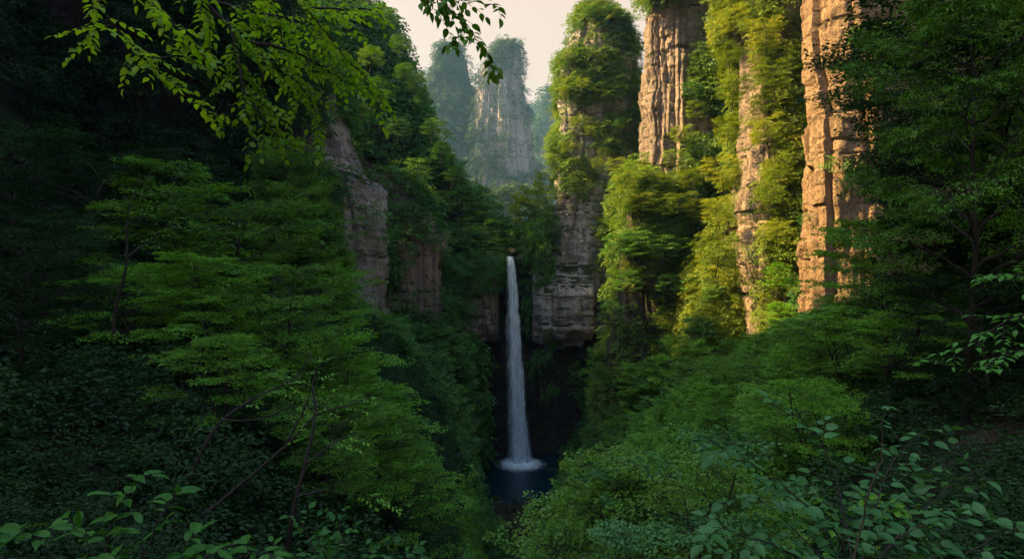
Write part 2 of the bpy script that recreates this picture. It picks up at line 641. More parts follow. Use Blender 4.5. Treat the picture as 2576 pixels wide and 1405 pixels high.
def terrain_h(x, y):
    x, y = np.asarray(x, float), np.asarray(y, float)
    z = np.interp(y, ZF_Y, ZF_Z)
    cxl = np.interp(y, [0, 60, 100, 120], [0, .2, .3, .8])
    wl = np.interp(y, [0, 20, 60, 100, 125, 130, 200], [1.2, 1.6, 3.6, 7, 9, 2.5, 3])
    wr = np.interp(y, [0, 20, 60, 100, 125, 130, 200], [1.0, 1.6, 4, 9, 12, 2.5, 3])
    dl = np.maximum(0, cxl - x - wl)
    dr = np.maximum(0, x - cxl - wr)
    dep = np.maximum(0, -z - 2)
    near = sstep(110, 70, y)
    far = sstep(127, 140, y)
    Al = dep * (.9 * near + .35 * (1 - near))
    Ar = dep * (.72 * near + .3 * (1 - near))
    rl = Al * (1 - np.exp(-dl / 6)) + dl * (.12 * near + .8 * (1 - near))
    nr = sstep(85, 48, y)
    Ar = dep * (.72 * nr + .3 * (1 - nr))
    rr = Ar * (1 - np.exp(-dr / 9)) + dr * (.28 * nr + (.42 + .43 * far) * (1 - nr))
    rl = np.minimum(rl, 70)
    rr = np.minimum(rr, 70)
    z = z + rl + rr
    p = np.stack([x * .12, y * .12, np.zeros_like(x)], -1)
    amp = .3 + 1.4 * sstep(1, 8, dl + dr) * sstep(2, 14, y)
    z = z + fbm(p, 5, 4) * amp
    # camera stand: keep it clear
    return z


def build_terrain():
    xs = np.concatenate([np.linspace(-800, -90, 40)[:-1], np.linspace(-90, -45, 46)[:-1], np.linspace(-45, 45, 241)[:-1], np.linspace(45, 90, 46)[:-1], np.linspace(90, 800, 40)])
    ys = np.concatenate([np.linspace(-60, -4, 30)[:-1], np.linspace(-4, 140, 390)[:-1], np.linspace(140, 260, 80)[:-1], np.linspace(260, 1880, 100)])
    X, Y = np.meshgrid(xs, ys)
    Z = terrain_h(X, Y)
    V = np.stack([X, Y, Z], -1).reshape(-1, 3)
    m, nt, out = newmat('forest_floor')
    L = nt.links
    geo = N(nt, 'ShaderNodeNewGeometry')
    n1 = N(nt, 'ShaderNodeTexNoise')
    n1.inputs['Scale'].default_value = .5
    n1.inputs['Detail'].default_value = 9
    n1.inputs['Roughness'].default_value = .7
    L.new(geo.outputs['Position'], n1.inputs['Vector'])
    n2 = N(nt, 'ShaderNodeTexVoronoi')
    n2.inputs['Scale'].default_value = 2.2
    L.new(geo.outputs['Position'], n2.inputs['Vector'])
    cr = ramp(nt, [(.3, (.012, .009, .007)), (.5, (.035, .026, .02)), (.62, (.03, .04, .014)), (.8, (.02, .035, .01))])
    L.new(n1.outputs[0], cr.inputs[0])
    b = N(nt, 'ShaderNodeBsdfPrincipled')
    b.inputs['Roughness'].default_value = .95
    b.inputs['Specular IOR Level'].default_value = .15
    L.new(cr.outputs[0], b.inputs['Base Color'])
    ad = N(nt, 'ShaderNodeMath', operation='ADD')
    L.new(n1.outputs[0], ad.inputs[0])
    L.new(n2.outputs['Distance'], ad.inputs[1])
    bp = N(nt, 'ShaderNodeBump')
    bp.inputs['Distance'].default_value = .3
    L.new(ad.outputs[0], bp.inputs['Height'])
    L.new(bp.outputs[0], b.inputs['Normal'])
    L.new(b.outputs[0], out.inputs[0])
    me = mesh_from('ground', V, [grid_faces(len(xs), len(ys), False)], m, None, True)
    link('ground', me, None, 'dark earth and leaf litter floor of the gorge', 'ground', None, 'structure')


# ------------------------------------------------------------------ cliffs
VEG = {}


def joints(u, z, seed, colw=4.0, layh=4.0, amp=1.4):
    rng = np.random.default_rng(seed)
    p = np.stack([u / 14, z / 30, np.zeros_like(u)], -1)
    uu = u + fbm(p, seed, 2) * 3.0
    zz = z + fbm(np.stack([u / 9, z / 40, np.ones_like(u)], -1), seed + 3, 2) * 1.2
    ub = np.cumsum(rng.uniform(.45, 1.6, 400) * colw) - 200 * colw
    zb = np.cumsum(rng.uniform(.3, 1.8, 400) * layh) - 200 * layh
    ci = np.searchsorted(ub, uu)
    li = np.searchsorted(zb, zz)
    cc = np.clip(ci, 1, 399)
    lc = np.clip(li, 1, 399)
    du = np.minimum(uu - ub[cc - 1], ub[cc] - uu)
    dz = np.minimum(zz - zb[lc - 1], zb[lc] - zz)
    hc = _h(ci, ci * 0, ci * 0, seed) - .5
    hl = _h(li, li * 0 + 5, li * 0, seed) - .5
    hh = _h(ci, li, li * 0 + 9, seed) - .5
    d = amp * (hc * 1.1 + hl * .3 + hh * .8)
    d -= np.exp(-(du / .3) ** 2) * amp * .6 * (_h(ci, ci * 0 + 3, ci * 0, seed) > .3)
    d -= np.exp(-(dz / .22) ** 2) * amp * .4 * (_h(ci // 2, li, li * 0 + 7, seed) > .5)
    # undercut: each block leans out towards its top edge
    fz = np.clip((zz - zb[lc - 1]) / np.maximum(zb[lc] - zb[lc - 1], .1), 0, 1)
    d += amp * .25 * (fz - .5) * (hh + .5)
    return d


def cliff(name, prof, Y, depth, mat, seed, label, cat, res=.5, amp=1.4, colw=4, layh=5, patches=(), veg=None, nveg=0, vscale=2.0,
          vkey='cliff', vlabel=None, n_exp=3.0, rough=1.0, vmin=0.0, kind=None, obj=True):
    prof = np.array([list(r) + [0] * (4 - len(r)) for r in prof], float)
    zt = (H0 - prof[:, 0]) / F * Y
    zs = np.arange(zt.min(), zt.max(), res)[::-1]
    o = np.argsort(zt)
    pl = np.interp(zs, zt[o], prof[o, 1])
    pr = np.interp(zs, zt[o], prof[o, 2])
    sh = np.interp(zs, zt[o], prof[o, 3])
    Yb = Y + depth * 1.1      # the far corner is what shows at the edge nearer the view axis
    xl, xr = (pl - CX) / F * np.where(pl > CX, Yb, Y), (pr - CX) / F * np.where(pr < CX, Yb, Y)
    xr = np.maximum(xr, xl + .6)
    xc, a = (xl + xr) / 2, np.maximum(.3, (xr - xl) / 2)
    amax = a.max()
    b = depth * np.minimum(1, .15 + a / amax)
    nu = int((4 * (amax + depth)) / res)
    th = np.arange(nu) / nu * 2 * math.pi
    TH, A = np.meshgrid(th, a)
    B = np.repeat(b[:, None], nu, 1)
    Z = np.repeat(zs[:, None], nu, 1)
    ct, st = np.cos(TH), np.sin(TH)
    e = 2.0 / n_exp
    X = np.sign(ct) * np.abs(ct) ** e * A
    Yy = -np.sign(st) * np.abs(st) ** e * B
    # even out spacing: use arc param for u
    seg = np.hypot(np.diff(X[len(X) // 2], append=X[len(X) // 2][:1]), np.diff(Yy[len(X) // 2], append=Yy[len(X) // 2][:1]))
    u = np.concatenate([[0], np.cumsum(seg)[:-1]])
    U = np.repeat(u[None], len(zs), 0)
    nx, ny = ct * np.abs(ct) ** .2, -st * np.abs(st) ** .2
    nn = np.hypot(nx, ny)
    nx, ny = nx / nn, ny / nn
    PX = X + xc[:, None]
    PY = Yy + Y + depth * .5 + sh[:, None]
    p = np.stack([PX, PY, Z], -1)
    taper = np.clip((zt.max() - Z) / 8, .15, 1)
    d = (joints(U, Z, seed, colw, layh, amp) * .8 + joints(U, Z, seed + 200, colw * .35, layh * .45, amp * .38)) * taper
    d = d + fbm(np.stack([U * .55, Z * .05, U * 0], -1), seed + 9, 4) * amp * .4 * taper
    d = d + fbm(p * np.array([.06, .06, .03]), seed + 1, 4) * 2.6 * rough * taper
    d = d + fbm(p * np.array([.5, .5, .25]), seed + 2, 5) * 1.0 * rough + np.abs(fbm(p * np.array([1.3, 1.3, .6]), seed + 5, 3)) * -.35 * min(1.0, rough * 1.5)
    d = np.where(A < 2, d * A / 2, d)
    V = np.stack([PX + nx * d, PY + ny * d, Z], -1)
    Vf = V.reshape(-1, 3)
    nv = len(zs)
    top = V[0].mean(0) + np.array([0, 0, .6])
    bot = V[-1].mean(0)
    Vf = np.vstack([Vf, top, bot])
    fc = grid_faces(nu, nv)[:, ::-1]
    i = np.arange(nu)
    cap = np.stack([i, (i + 1) % nu, np.full(nu, nv * nu)], -1)
    cap2 = np.stack([(nv - 1) * nu + (i + 1) % nu, (nv - 1) * nu + i, np.full(nu, nv * nu + 1)], -1)
    me = mesh_from(name, Vf, [fc, cap, cap2], M[mat])
    o = link(name, me, None, label, cat, None, kind)
    if nveg:
        rng = np.random.default_rng(seed + 50)
        # face centres and normals
        c = Vf[fc].mean(1)
        nrm = np.cross(Vf[fc[:, 2]] - Vf[fc[:, 0]], Vf[fc[:, 3]] - Vf[fc[:, 1]])
        ar = np.linalg.norm(nrm, axis=1)
        nrm = nrm / np.maximum(ar[:, None], 1e-9)
        cen = np.stack([np.interp(c[:, 2], zs[::-1], xc[::-1]), np.full(len(c), Y + depth * .5)], -1)
        flip = np.sum(nrm[:, :2] * (c[:, :2] - cen), 1) < 0
        nrm[flip] *= -1
        den = veg_density(c, nrm, patches, seed, vmin)
        w = ar * den
        # the whole ring gets cover, thinner on the far side
        w *= np.where(nrm[:, 1] > .35, .3, 1.0)
        w /= w.sum()
        idx = rng.choice(len(c), nveg, p=w)
        cov[name] = idx
        scatter(name.replace('_rock', '') + '_vegetation' if False else 'cliff_vegetation', c[idx], nrm[idx], vscale, vkey, vlabel, rng)
    return o, (Vf, fc)


cov = {}


def veg_density(c, nrm, patches, seed, vmin=0.0):
    ppx = CX + F * c[:, 0] / c[:, 1]
    ppy = H0 - F * c[:, 2] / c[:, 1]
    w1 = fbm(c * .09, seed + 20, 4)
    w2 = fbm(c * .09, seed + 31, 4)
    k = 1.0
    wx, wy = ppx + w1 * 26, ppy + w2 * 55
    den = np.ones(len(c))
    for (x0, x1, y0, y1, *s) in patches:
        x0, x1, y0, y1 = x0 - 12, x1 + 12, y0 - 10, y1 + 16
        s = s[0] if s else 1.0
        e = 9
        m = sstep(x0 - e, x0 + e, wx) * sstep(x1 + e, x1 - e, wx) * sstep(y0 - 16, y0 + 16, wy) * sstep(y1 + 16, y1 - 16, wy)
        den = np.minimum(den, 1 - s * m)
    blot = sstep(-.2, .1, fbm(c * np.array([.12, .12, .16]), seed + 44, 3))
    den = den * (.13 + .87 * blot)
    return np.maximum(den, vmin)


def scatter(name, P, Nn, vscale, key, label, rng, lift=.25, lo=.4, hi=1.6):
    n = len(P)
    s = vscale * (lo + (hi - lo) * rng.random(n) ** 1.5)
    # lean outward from the face
    nz = Nn.copy()
    lean = .75 * (1 - np.clip(nz[:, 2], 0, 1))
    ax = np.arctan2(nz[:, 1], nz[:, 0])
    # euler XYZ: tilt about y then turn about z towards the normal, with random own spin folded into z of the mesh (variants)
    tilt = lean * (.4 + .6 * rng.random(n))
    rot = np.stack([rng.normal(0, .15, n), tilt, ax + rng.normal(0, .5, n)], -1)
    P = P + Nn * (lift * s)[:, None] * .5 - np.array([0, 0, .25]) * s[:, None]
    return instancer(name, P, rot, s, key, label, rng)


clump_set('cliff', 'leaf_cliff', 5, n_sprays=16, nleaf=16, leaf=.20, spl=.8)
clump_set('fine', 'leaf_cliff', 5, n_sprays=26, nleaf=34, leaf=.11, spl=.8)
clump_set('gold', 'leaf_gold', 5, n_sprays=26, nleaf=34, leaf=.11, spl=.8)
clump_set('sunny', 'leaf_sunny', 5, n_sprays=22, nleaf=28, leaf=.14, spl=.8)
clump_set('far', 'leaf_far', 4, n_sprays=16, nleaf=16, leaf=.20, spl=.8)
clump_set('dark', 'leaf_dark', 4, n_sprays=26, nleaf=34, leaf=.10, spl=.8)  # darker leaf colour imitates shade on hillsides and slopes
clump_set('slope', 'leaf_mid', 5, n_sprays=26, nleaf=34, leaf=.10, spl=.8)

build_terrain()

# --- right side pillars -------------------------------------------------
cliff('rock_pillar', [(-5, 1495, 1525), (12, 1464, 1552), (50, 1436, 1578), (120, 1418, 1596), (250, 1410, 1602), (400, 1405, 1602), (480, 1396, 1600),
                      (560, 1385, 1600), (650, 1362, 1600), (760, 1352, 1600), (850, 1358, 1600, 0), (885, 1390, 1600, 5), (960, 1420, 1600, 8), (1250, 1420, 1600, 8)],
      132, 11, 'rock_grey', 11, 'round-topped tree-covered pillar rising just right of the waterfall, bare layered grey rock low down', 'rock pillar',
      res=.40, amp=1.0, colw=7, layh=1.8, patches=[(1392, 1505, 490, 890), (1330, 1480, 650, 890), (1340, 1520, 890, 1200, .85)],
      nveg=2600, vscale=1.6, vkey='sunny', vlabel='green shrubs covering the round-topped pillar right of the waterfall')
cliff('rock_pillar', [(-420, 1640, 1790), (-380, 1625, 1815), (-200, 1612, 1835), (0, 1606, 1840), (120, 1604, 1842), (250, 1600, 1842), (380, 1590, 1845), (470, 1570, 1850), (560, 1555, 1850),
                      (800, 1545, 1860), (1000, 1520, 1880), (1300, 1500, 1900)],
      108, 11, 'rock_tan', 23, 'tall pillar with a pink-tan bare upper face, second right of the waterfall', 'rock pillar',
      res=.4, amp=1.7, colw=4.5, layh=6, patches=[(1585, 1620, 40, 380, .7), (1606, 1755, 10, 395), (1640, 1700, 360, 440, .9), (1528, 1556, 640, 920, .8), (1600, 1640, 640, 860, .8), (1690, 1730, 780, 860, .6), (1750, 1790, -50, 90, .9)],
      nveg=2500, vscale=2.0, vkey='sunny', vlabel='shrubs and small trees clothing the second pillar right of the waterfall')
cliff('rock_pillar', [(-700, 1850, 1960), (-640, 1835, 1990), (-300, 1825, 2010), (0, 1835, 2015), (110, 1868, 2015), (250, 1864, 2015), (420, 1858, 2015), (600, 1850, 2015), (900, 1850, 2030), (1200, 1830, 2060)],
      82, 8, 'rock_tan', 37, 'slim pillar with one narrow bare strip between yellow-green shrubs, third right of the waterfall', 'rock pillar',
      res=.32, amp=1.2, colw=3, layh=7, patches=[(1862, 1918, 110, 920), (1880, 1990, 230, 420, .45)],
      nveg=2600, vscale=1.45, vkey='gold', vlabel='yellow-green shrubs hanging on the slim third pillar', n_exp=3.4)
cliff('cliff', [(-900, 2030, 2500), (-820, 2005, 2560), (-300, 1995, 2640), (0, 2003, 2680), (330, 2006, 2700), (640, 1998, 2700), (760, 1996, 2700), (1000, 1990, 2750), (1200, 1980, 2800)],
      58, 4.5, 'rock_orange', 41, 'big bare orange sandstone cliff glowing behind the trees', 'cliff',
      res=.24, amp=.75, colw=3.8, layh=3.2, patches=[(1900, 2800, -600, 800, .97)], nveg=420, vscale=1.1, vkey='fine',
      vlabel='few shrubs clinging to the big orange cliff', n_exp=5.0, rough=.5)
# little side buttress with sun-coloured bushes left of the slim pillar
cliff('rock_buttress', [(-300, 1862, 1905), (-100, 1856, 1905), (100, 1852, 1905), (400, 1842, 1905), (520, 1822, 1900), (640, 1785, 1895), (800, 1740, 1890), (1000, 1700, 1900), (1200, 1680, 1900)],
      90, 6, 'rock_tan', 47, 'narrow buttress smothered in yellow-green bushes left of the slim pillar', 'rock buttress',
      res=.4, amp=1.0, colw=3, layh=5, patches=[(1828, 1850, 480, 620, .9)], nveg=1900, vscale=1.6, vkey='gold', vlabel='yellow-green bushes draped down the narrow buttress')
# spur of the second pillar reaching towards the first
cliff('rock_spur', [(430, 1620, 1660), (480, 1590, 1700), (540, 1572, 1725), (620, 1562, 1740), (750, 1550, 1755), (900, 1530, 1790), (1200, 1490, 1830)],
      100, 6, 'rock_moss', 53, 'bushy spur with thin bare streaks at the foot of the second pillar', 'rock spur',
      res=.4, amp=1.2, colw=3, layh=6, patches=[(1528, 1556, 640, 920, .85), (1600, 1640, 640, 860, .85), (1690, 1730, 780, 860, .7)], nveg=900, vscale=1.4, vkey='sunny',
      vlabel='bushes on the spur below the second pillar')

# --- head wall behind the fall -----------------------------------------
def head_wall():
    res = .28
    xs = np.arange(-14, 17, res)
    zs = np.arange(-43, 1.4, res)[::-1]
    X, Z = np.meshgrid(xs, zs)
    px = CX + F * X / 124
    py = H0 - F * Z / 124
    y = np.full_like(X, 125.0)
    # bulging rock left of the fall, cut off along a rising diagonal
    edge = 900 - (px - 1180) * .75
    left = sstep(1262, 1240, px) * sstep(10, -25, py - edge)
    y -= left * 5.0
    wv = fbm(np.stack([Z * .12, X * 0 + 3, Z * 0], -1), 78, 3)
    right = sstep(1322, 1362, px + wv * 28) * sstep(24, -24, py - 850 - 22 * fbm(np.stack([X * .3, X * 0, X * 0], -1), 79, 3))
    y -= right * (3.5 - 6 * sstep(-7, 1.0, Z))
    # cave
    y += sstep(820, 930, py) * 6 * np.clip(1 - ((px - 1310) / 170) ** 2, 0, 1)
    p = np.stack([X, y, Z], -1)
    y = y - joints(X + 40, Z, 71, 2.2, 1.6, .7) - fbm(p * .18, 72, 5) * 1.6 - fbm(p * .9, 73, 3) * .35
    # notch for the stream
    y += 2.2 * np.exp(-((X + .1) / 1.2) ** 2) * sstep(-3, 1, Z)
    zt = Z + np.where(np.arange(len(zs))[:, None] == 0, fbm(np.stack([X * .4, X * 0, X * 0], -1), 75, 3) * .6 - 1.0 * np.exp(-((X + .1) / .9) ** 2), 0)
    V = np.stack([X, y, zt], -1)
    Bk = V.copy()
    Bk[..., 1] = 140
    nu, nv = len(xs), len(zs)
    f = grid_faces(nu, nv, False)
    off = nu * nv
    top = np.stack([np.arange(nu - 1), np.arange(nu - 1) + off, np.arange(1, nu) + off, np.arange(1, nu)], -1)
    sl = np.arange(nv - 1) * nu
    s1 = np.stack([sl, sl + nu, sl + nu + off, sl + off], -1)
    sr = sl + nu - 1
    s2 = np.stack([sr, sr + off, sr + nu + off, sr + nu], -1)
    Vf = np.vstack([V.reshape(-1, 3), Bk.reshape(-1, 3)])
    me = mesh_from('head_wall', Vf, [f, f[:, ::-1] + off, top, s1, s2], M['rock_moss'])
    me.materials.append(M['rock_darkened'])
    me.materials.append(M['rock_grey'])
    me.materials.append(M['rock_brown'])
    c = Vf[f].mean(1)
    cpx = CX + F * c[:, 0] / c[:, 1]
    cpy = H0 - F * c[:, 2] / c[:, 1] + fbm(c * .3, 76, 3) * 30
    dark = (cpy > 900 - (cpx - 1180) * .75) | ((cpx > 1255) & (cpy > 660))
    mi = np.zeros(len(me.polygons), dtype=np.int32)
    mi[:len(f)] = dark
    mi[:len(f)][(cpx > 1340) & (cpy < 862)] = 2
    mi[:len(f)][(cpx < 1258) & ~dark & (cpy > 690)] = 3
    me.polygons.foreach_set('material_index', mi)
    link('cliff', me, None, 'dark hollowed rock wall directly behind the waterfall', 'cliff')
    rng = np.random.default_rng(77)
    nrm = np.tile(np.array([0, -1.0, .1]), (len(c), 1))
    # bushes on the upper lip and at the sides
    w = sstep(745, 690, cpy) * np.where(np.abs(cpx - 1290) < 16, 0, 1) * .9 + .03 + .5 * sstep(1330, 1350, cpx) * sstep(900, 960, cpy) - .9 * sstep(1335, 1345, cpx) * sstep(660, 680, cpy) * sstep(880, 860, cpy) + .5 * sstep(1200, 1180, cpx)
    w = np.maximum(w, 0) * np.where((cpx > 1335) & (cpy < 865), .01, 1)
    w *= np.where((cpx > 1268) & (cpx < 1335) & (cpy > 640), 0, 1)
    idx = rng.choice(len(c), 420, p=w / w.sum())
    scatter('cliff_vegetation', c[idx], nrm[idx], 1.4, 'fine', 'dark ferns and moss tufts on the wall behind the waterfall', rng)


head_wall()

# --- left side ----------------------------------------------------------
cliff('rock_ridge', [(-45, 500, 780), (-30, 440, 870), (-12, 400, 935), (10, 400, 968), (50, 400, 1000), (180, 400, 1022), (205, 400, 1050), (260, 400, 1068), (350, 400, 1128), (450, 420, 1178),
                     (500, 440, 1218), (560, 460, 1252), (640, 480, 1272), (720, 500, 1268), (900, 500, 1240), (1250, 500, 1230)],
      142, 13, 'rock_moss', 61, 'long forested ridge sloping down to the waterfall lip from the upper edge', 'rock ridge',
      res=.55, amp=1.6, colw=7, layh=7, patches=[(1040, 1060, 380, 420, .5)], nveg=4800, vscale=2.6, vkey='cliff', vlabel='dense blue-green forest cover on the long ridge', n_exp=2.4)
cliff('rock_buttress', [(-80, 640, 760), (-50, 620, 800), (50, 600, 850), (200, 600, 870), (280, 600, 892), (330, 600, 905), (430, 600, 930), (470, 600, 985), (600, 600, 995), (760, 620, 992), (850, 640, 1010), (1000, 650, 1080), (1250, 650, 1120)],
      104, 12, 'rock_grey', 67, 'grey-pink cracked buttress showing bare rock below the hanging leaves', 'rock buttress',
      res=.4, amp=1.5, colw=4, layh=8, patches=[(815, 912, 315, 450, .95), (862, 1000, 440, 775, .97)], nveg=2700, vscale=2.0, vkey='cliff', vlabel='shrubs on the grey-pink buttress')
cliff('rock_buttress', [(430, 930, 1030), (520, 900, 1085), (600, 880, 1122), (700, 880, 1125), (800, 880, 1128), (900, 880, 1190), (1000, 900, 1196), (1250, 900, 1200)],
      115, 9, 'rock_brown', 79, 'low brown streaked buttress between the cracked buttress and the waterfall', 'rock buttress',
      res=.4, amp=1.3, colw=3.2, layh=7, patches=[(1022, 1100, 630, 785, .97)], nveg=1500, vscale=2.0, vkey='cliff', vlabel='dark green shrubs round the low brown buttress')
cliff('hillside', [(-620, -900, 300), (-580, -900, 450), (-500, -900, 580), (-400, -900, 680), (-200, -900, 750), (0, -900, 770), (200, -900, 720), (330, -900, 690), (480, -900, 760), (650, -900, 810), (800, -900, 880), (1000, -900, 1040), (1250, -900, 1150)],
      60, 22, 'rock_darkened', 83, 'steep dark forested hillside towering over the gorge', 'hillside',  # near-black rock colour carries the shade of this hillside
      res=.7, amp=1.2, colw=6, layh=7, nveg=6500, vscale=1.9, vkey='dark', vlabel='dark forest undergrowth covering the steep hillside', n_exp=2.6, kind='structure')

cliff('hillside', [(-330, -200, 600), (-290, -300, 700), (-100, -400, 760), (100, -400, 775), (330, -400, 775), (480, -400, 800), (650, -400, 860), (800, -400, 900), (1000, -400, 960), (1250, -400, 1000)],
      86, 9, 'rock_moss', 86, 'shaded wooded shoulder of the slope next to the cracked buttress', 'hillside',
      res=.6, amp=1.2, colw=6, layh=7, nveg=2400, vscale=1.9, vkey='dark', vlabel='shaded green trees on the shoulder next to the cracked buttress', n_exp=2.6, kind='structure')
cliff('hillside', [(-21340, -26000, -300), (-19840, -26500, -60), (-9340, -27000, 60), (-4340, -27000, 150), (660, -27000, 240), (4000, -27000, 300), (8000, -27000, 330)],
      6, 42, 'rock_darkened', 84, 'steep dark forested slope at the far upper left, raised out of view for shade', 'hillside',  # carried up out of view to block sun and sky over the foreground
      res=1.2, amp=1.2, colw=6, layh=7, nveg=6500, vscale=1.7, vkey='dark', vlabel='dark forest covering the slope at the far upper left', n_exp=2.6, kind='structure')
cliff('hillside', [(-3400, 2450, 5200), (-3000, 2330, 5800), (-1000, 2260, 6000), (500, 2230, 6200), (1500, 2180, 6400)],
      25, 46, 'rock_darkened', 85, 'added steep dark forested slope, shading the far right', 'hillside',  # slope added to darken the right side
      res=1.2, amp=1.2, colw=6, layh=7, nveg=4500, vscale=1.8, vkey='dark', vlabel='dark forest covering the added slope at the far right', n_exp=2.6, kind='structure')

# --- far peaks ----------------------------------------------------------
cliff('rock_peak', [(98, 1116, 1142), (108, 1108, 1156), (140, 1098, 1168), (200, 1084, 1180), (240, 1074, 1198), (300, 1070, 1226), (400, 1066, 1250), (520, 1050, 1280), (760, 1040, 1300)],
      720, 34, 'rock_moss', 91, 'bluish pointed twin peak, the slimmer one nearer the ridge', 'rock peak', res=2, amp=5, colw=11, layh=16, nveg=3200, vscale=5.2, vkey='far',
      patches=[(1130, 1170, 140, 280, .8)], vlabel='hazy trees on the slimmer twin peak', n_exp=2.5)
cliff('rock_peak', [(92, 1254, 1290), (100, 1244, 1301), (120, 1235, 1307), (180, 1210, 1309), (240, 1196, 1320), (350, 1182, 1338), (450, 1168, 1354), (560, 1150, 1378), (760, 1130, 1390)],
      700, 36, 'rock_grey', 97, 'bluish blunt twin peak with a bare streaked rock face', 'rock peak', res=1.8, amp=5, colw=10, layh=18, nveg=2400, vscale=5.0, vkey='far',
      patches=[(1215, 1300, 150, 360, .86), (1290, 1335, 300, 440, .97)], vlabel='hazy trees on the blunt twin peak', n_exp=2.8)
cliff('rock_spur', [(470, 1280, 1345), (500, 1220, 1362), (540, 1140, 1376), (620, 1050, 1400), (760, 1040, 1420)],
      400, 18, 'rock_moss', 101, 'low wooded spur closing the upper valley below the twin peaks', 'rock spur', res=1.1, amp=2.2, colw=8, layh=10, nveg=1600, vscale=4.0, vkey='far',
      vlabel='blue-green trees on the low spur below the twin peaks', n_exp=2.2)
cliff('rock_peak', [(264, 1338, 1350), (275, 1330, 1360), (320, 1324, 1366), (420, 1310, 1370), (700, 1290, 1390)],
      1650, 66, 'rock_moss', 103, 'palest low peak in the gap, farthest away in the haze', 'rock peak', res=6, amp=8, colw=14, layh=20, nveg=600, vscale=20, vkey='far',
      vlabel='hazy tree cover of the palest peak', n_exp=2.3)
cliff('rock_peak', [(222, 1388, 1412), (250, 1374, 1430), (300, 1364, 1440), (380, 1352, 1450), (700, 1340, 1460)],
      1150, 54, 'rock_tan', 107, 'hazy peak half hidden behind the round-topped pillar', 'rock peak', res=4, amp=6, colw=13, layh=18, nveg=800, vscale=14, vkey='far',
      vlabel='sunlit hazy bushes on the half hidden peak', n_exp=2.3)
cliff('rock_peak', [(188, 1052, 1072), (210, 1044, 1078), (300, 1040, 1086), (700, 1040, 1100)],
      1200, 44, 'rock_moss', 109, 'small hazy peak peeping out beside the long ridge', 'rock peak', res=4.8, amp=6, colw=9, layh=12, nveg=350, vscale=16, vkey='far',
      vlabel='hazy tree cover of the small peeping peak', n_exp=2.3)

# ------------------------------------------------------------------ undergrowth over the gorge slopes
def undergrowth():
    rng = np.random.default_rng(5)
    def band(n, y0, y1, x0, x1, s, key, label, pw=1.0, p0=-9e9, p1=9e9):
        y = y0 + (y1 - y0) * rng.random(n * 3) ** pw
        x = x0 + (x1 - x0) * rng.random(n * 3)
        ok = np.abs(x) < .92 * y + 6
        bed = (y > 70) & (y < 127) & (np.abs(x - 1.2) < np.interp(y, [62, 84, 100, 127], [0, 4.6, 8.2, 11]))
        ok &= ~bed
        pxs = CX + F * x / np.maximum(y, 1)
        ok &= ~((y > 26) & (y < 72) & (pxs > 1222) & (pxs < 1350))
        ok &= (pxs > p0) & (pxs < p1)
        x, y = x[ok][:n], y[ok][:n]
        z = terrain_h(x, y)
        P = np.stack([x, y, z], -1)
        scatter('undergrowth', P, np.tile(np.array([0, 0, 1.0]), (len(P), 1)), s, key, label, rng)
    band(2600, 9, 70, -50, 45, 1.15, 'slope', 'leafy undergrowth over the near slopes of the gorge', .8, 1130, 2150)
    band(5200, 7, 70, -50, 10, .85, 'dark', 'deeply shaded undergrowth up the slope on the side of the curved trunk', .8, -900, 1130)  # the deep shade is in the leaf colour
    band(3000, 7, 70, 0, 45, .75, 'dark', 'deeply shaded undergrowth under the big dark trunk', .8, 2150, 3600)
    band(2200, 2.4, 10, -9, 9, .42, 'dark', 'small ferns and seedlings on the ground close by')
    band(2600, 68, 127, -30, 45, 1.8, 'fine', 'green brush along the foot of the cliffs')
    band(1200, 130, 240, -60, 70, 3.2, 'cliff', 'woods filling the upper valley behind the fall')


undergrowth()

# ------------------------------------------------------------------ tree kinds
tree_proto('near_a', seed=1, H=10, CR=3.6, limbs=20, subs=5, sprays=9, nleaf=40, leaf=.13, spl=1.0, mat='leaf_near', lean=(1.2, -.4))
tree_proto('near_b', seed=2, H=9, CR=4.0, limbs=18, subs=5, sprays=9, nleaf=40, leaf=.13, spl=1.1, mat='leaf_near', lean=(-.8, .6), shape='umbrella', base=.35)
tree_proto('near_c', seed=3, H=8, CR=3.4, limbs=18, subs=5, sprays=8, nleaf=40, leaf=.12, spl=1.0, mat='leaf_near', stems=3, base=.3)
tree_proto('shade', seed=11, H=9, CR=3.9, limbs=20, subs=5, sprays=9, nleaf=40, leaf=.13, spl=1.1, mat='leaf_dark', lean=(-.8, .6), shape='umbrella', base=.3)  # tree copy with darkened leaves, imitating shade at the frame edges
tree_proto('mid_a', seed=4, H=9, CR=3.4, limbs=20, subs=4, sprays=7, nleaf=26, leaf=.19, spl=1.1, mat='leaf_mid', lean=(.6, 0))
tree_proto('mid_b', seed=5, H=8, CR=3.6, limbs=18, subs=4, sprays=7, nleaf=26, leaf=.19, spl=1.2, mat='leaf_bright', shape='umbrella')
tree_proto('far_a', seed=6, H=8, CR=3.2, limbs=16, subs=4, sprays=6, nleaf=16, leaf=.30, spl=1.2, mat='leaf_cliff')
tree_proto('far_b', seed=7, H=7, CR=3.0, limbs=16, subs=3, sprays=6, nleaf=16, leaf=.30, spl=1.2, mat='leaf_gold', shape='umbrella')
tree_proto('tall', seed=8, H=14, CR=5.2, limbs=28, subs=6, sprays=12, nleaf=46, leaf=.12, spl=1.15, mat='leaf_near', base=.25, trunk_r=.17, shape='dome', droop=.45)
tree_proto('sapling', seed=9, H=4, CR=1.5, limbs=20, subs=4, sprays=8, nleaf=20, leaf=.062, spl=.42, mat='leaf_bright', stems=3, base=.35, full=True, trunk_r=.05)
tree_proto('sapling_red', seed=12, H=2, CR=.5, limbs=7, subs=2, sprays=3, nleaf=9, leaf=.10, spl=.3, mat='leaf_red', stems=2, base=.6, full=True, trunk_r=.015)
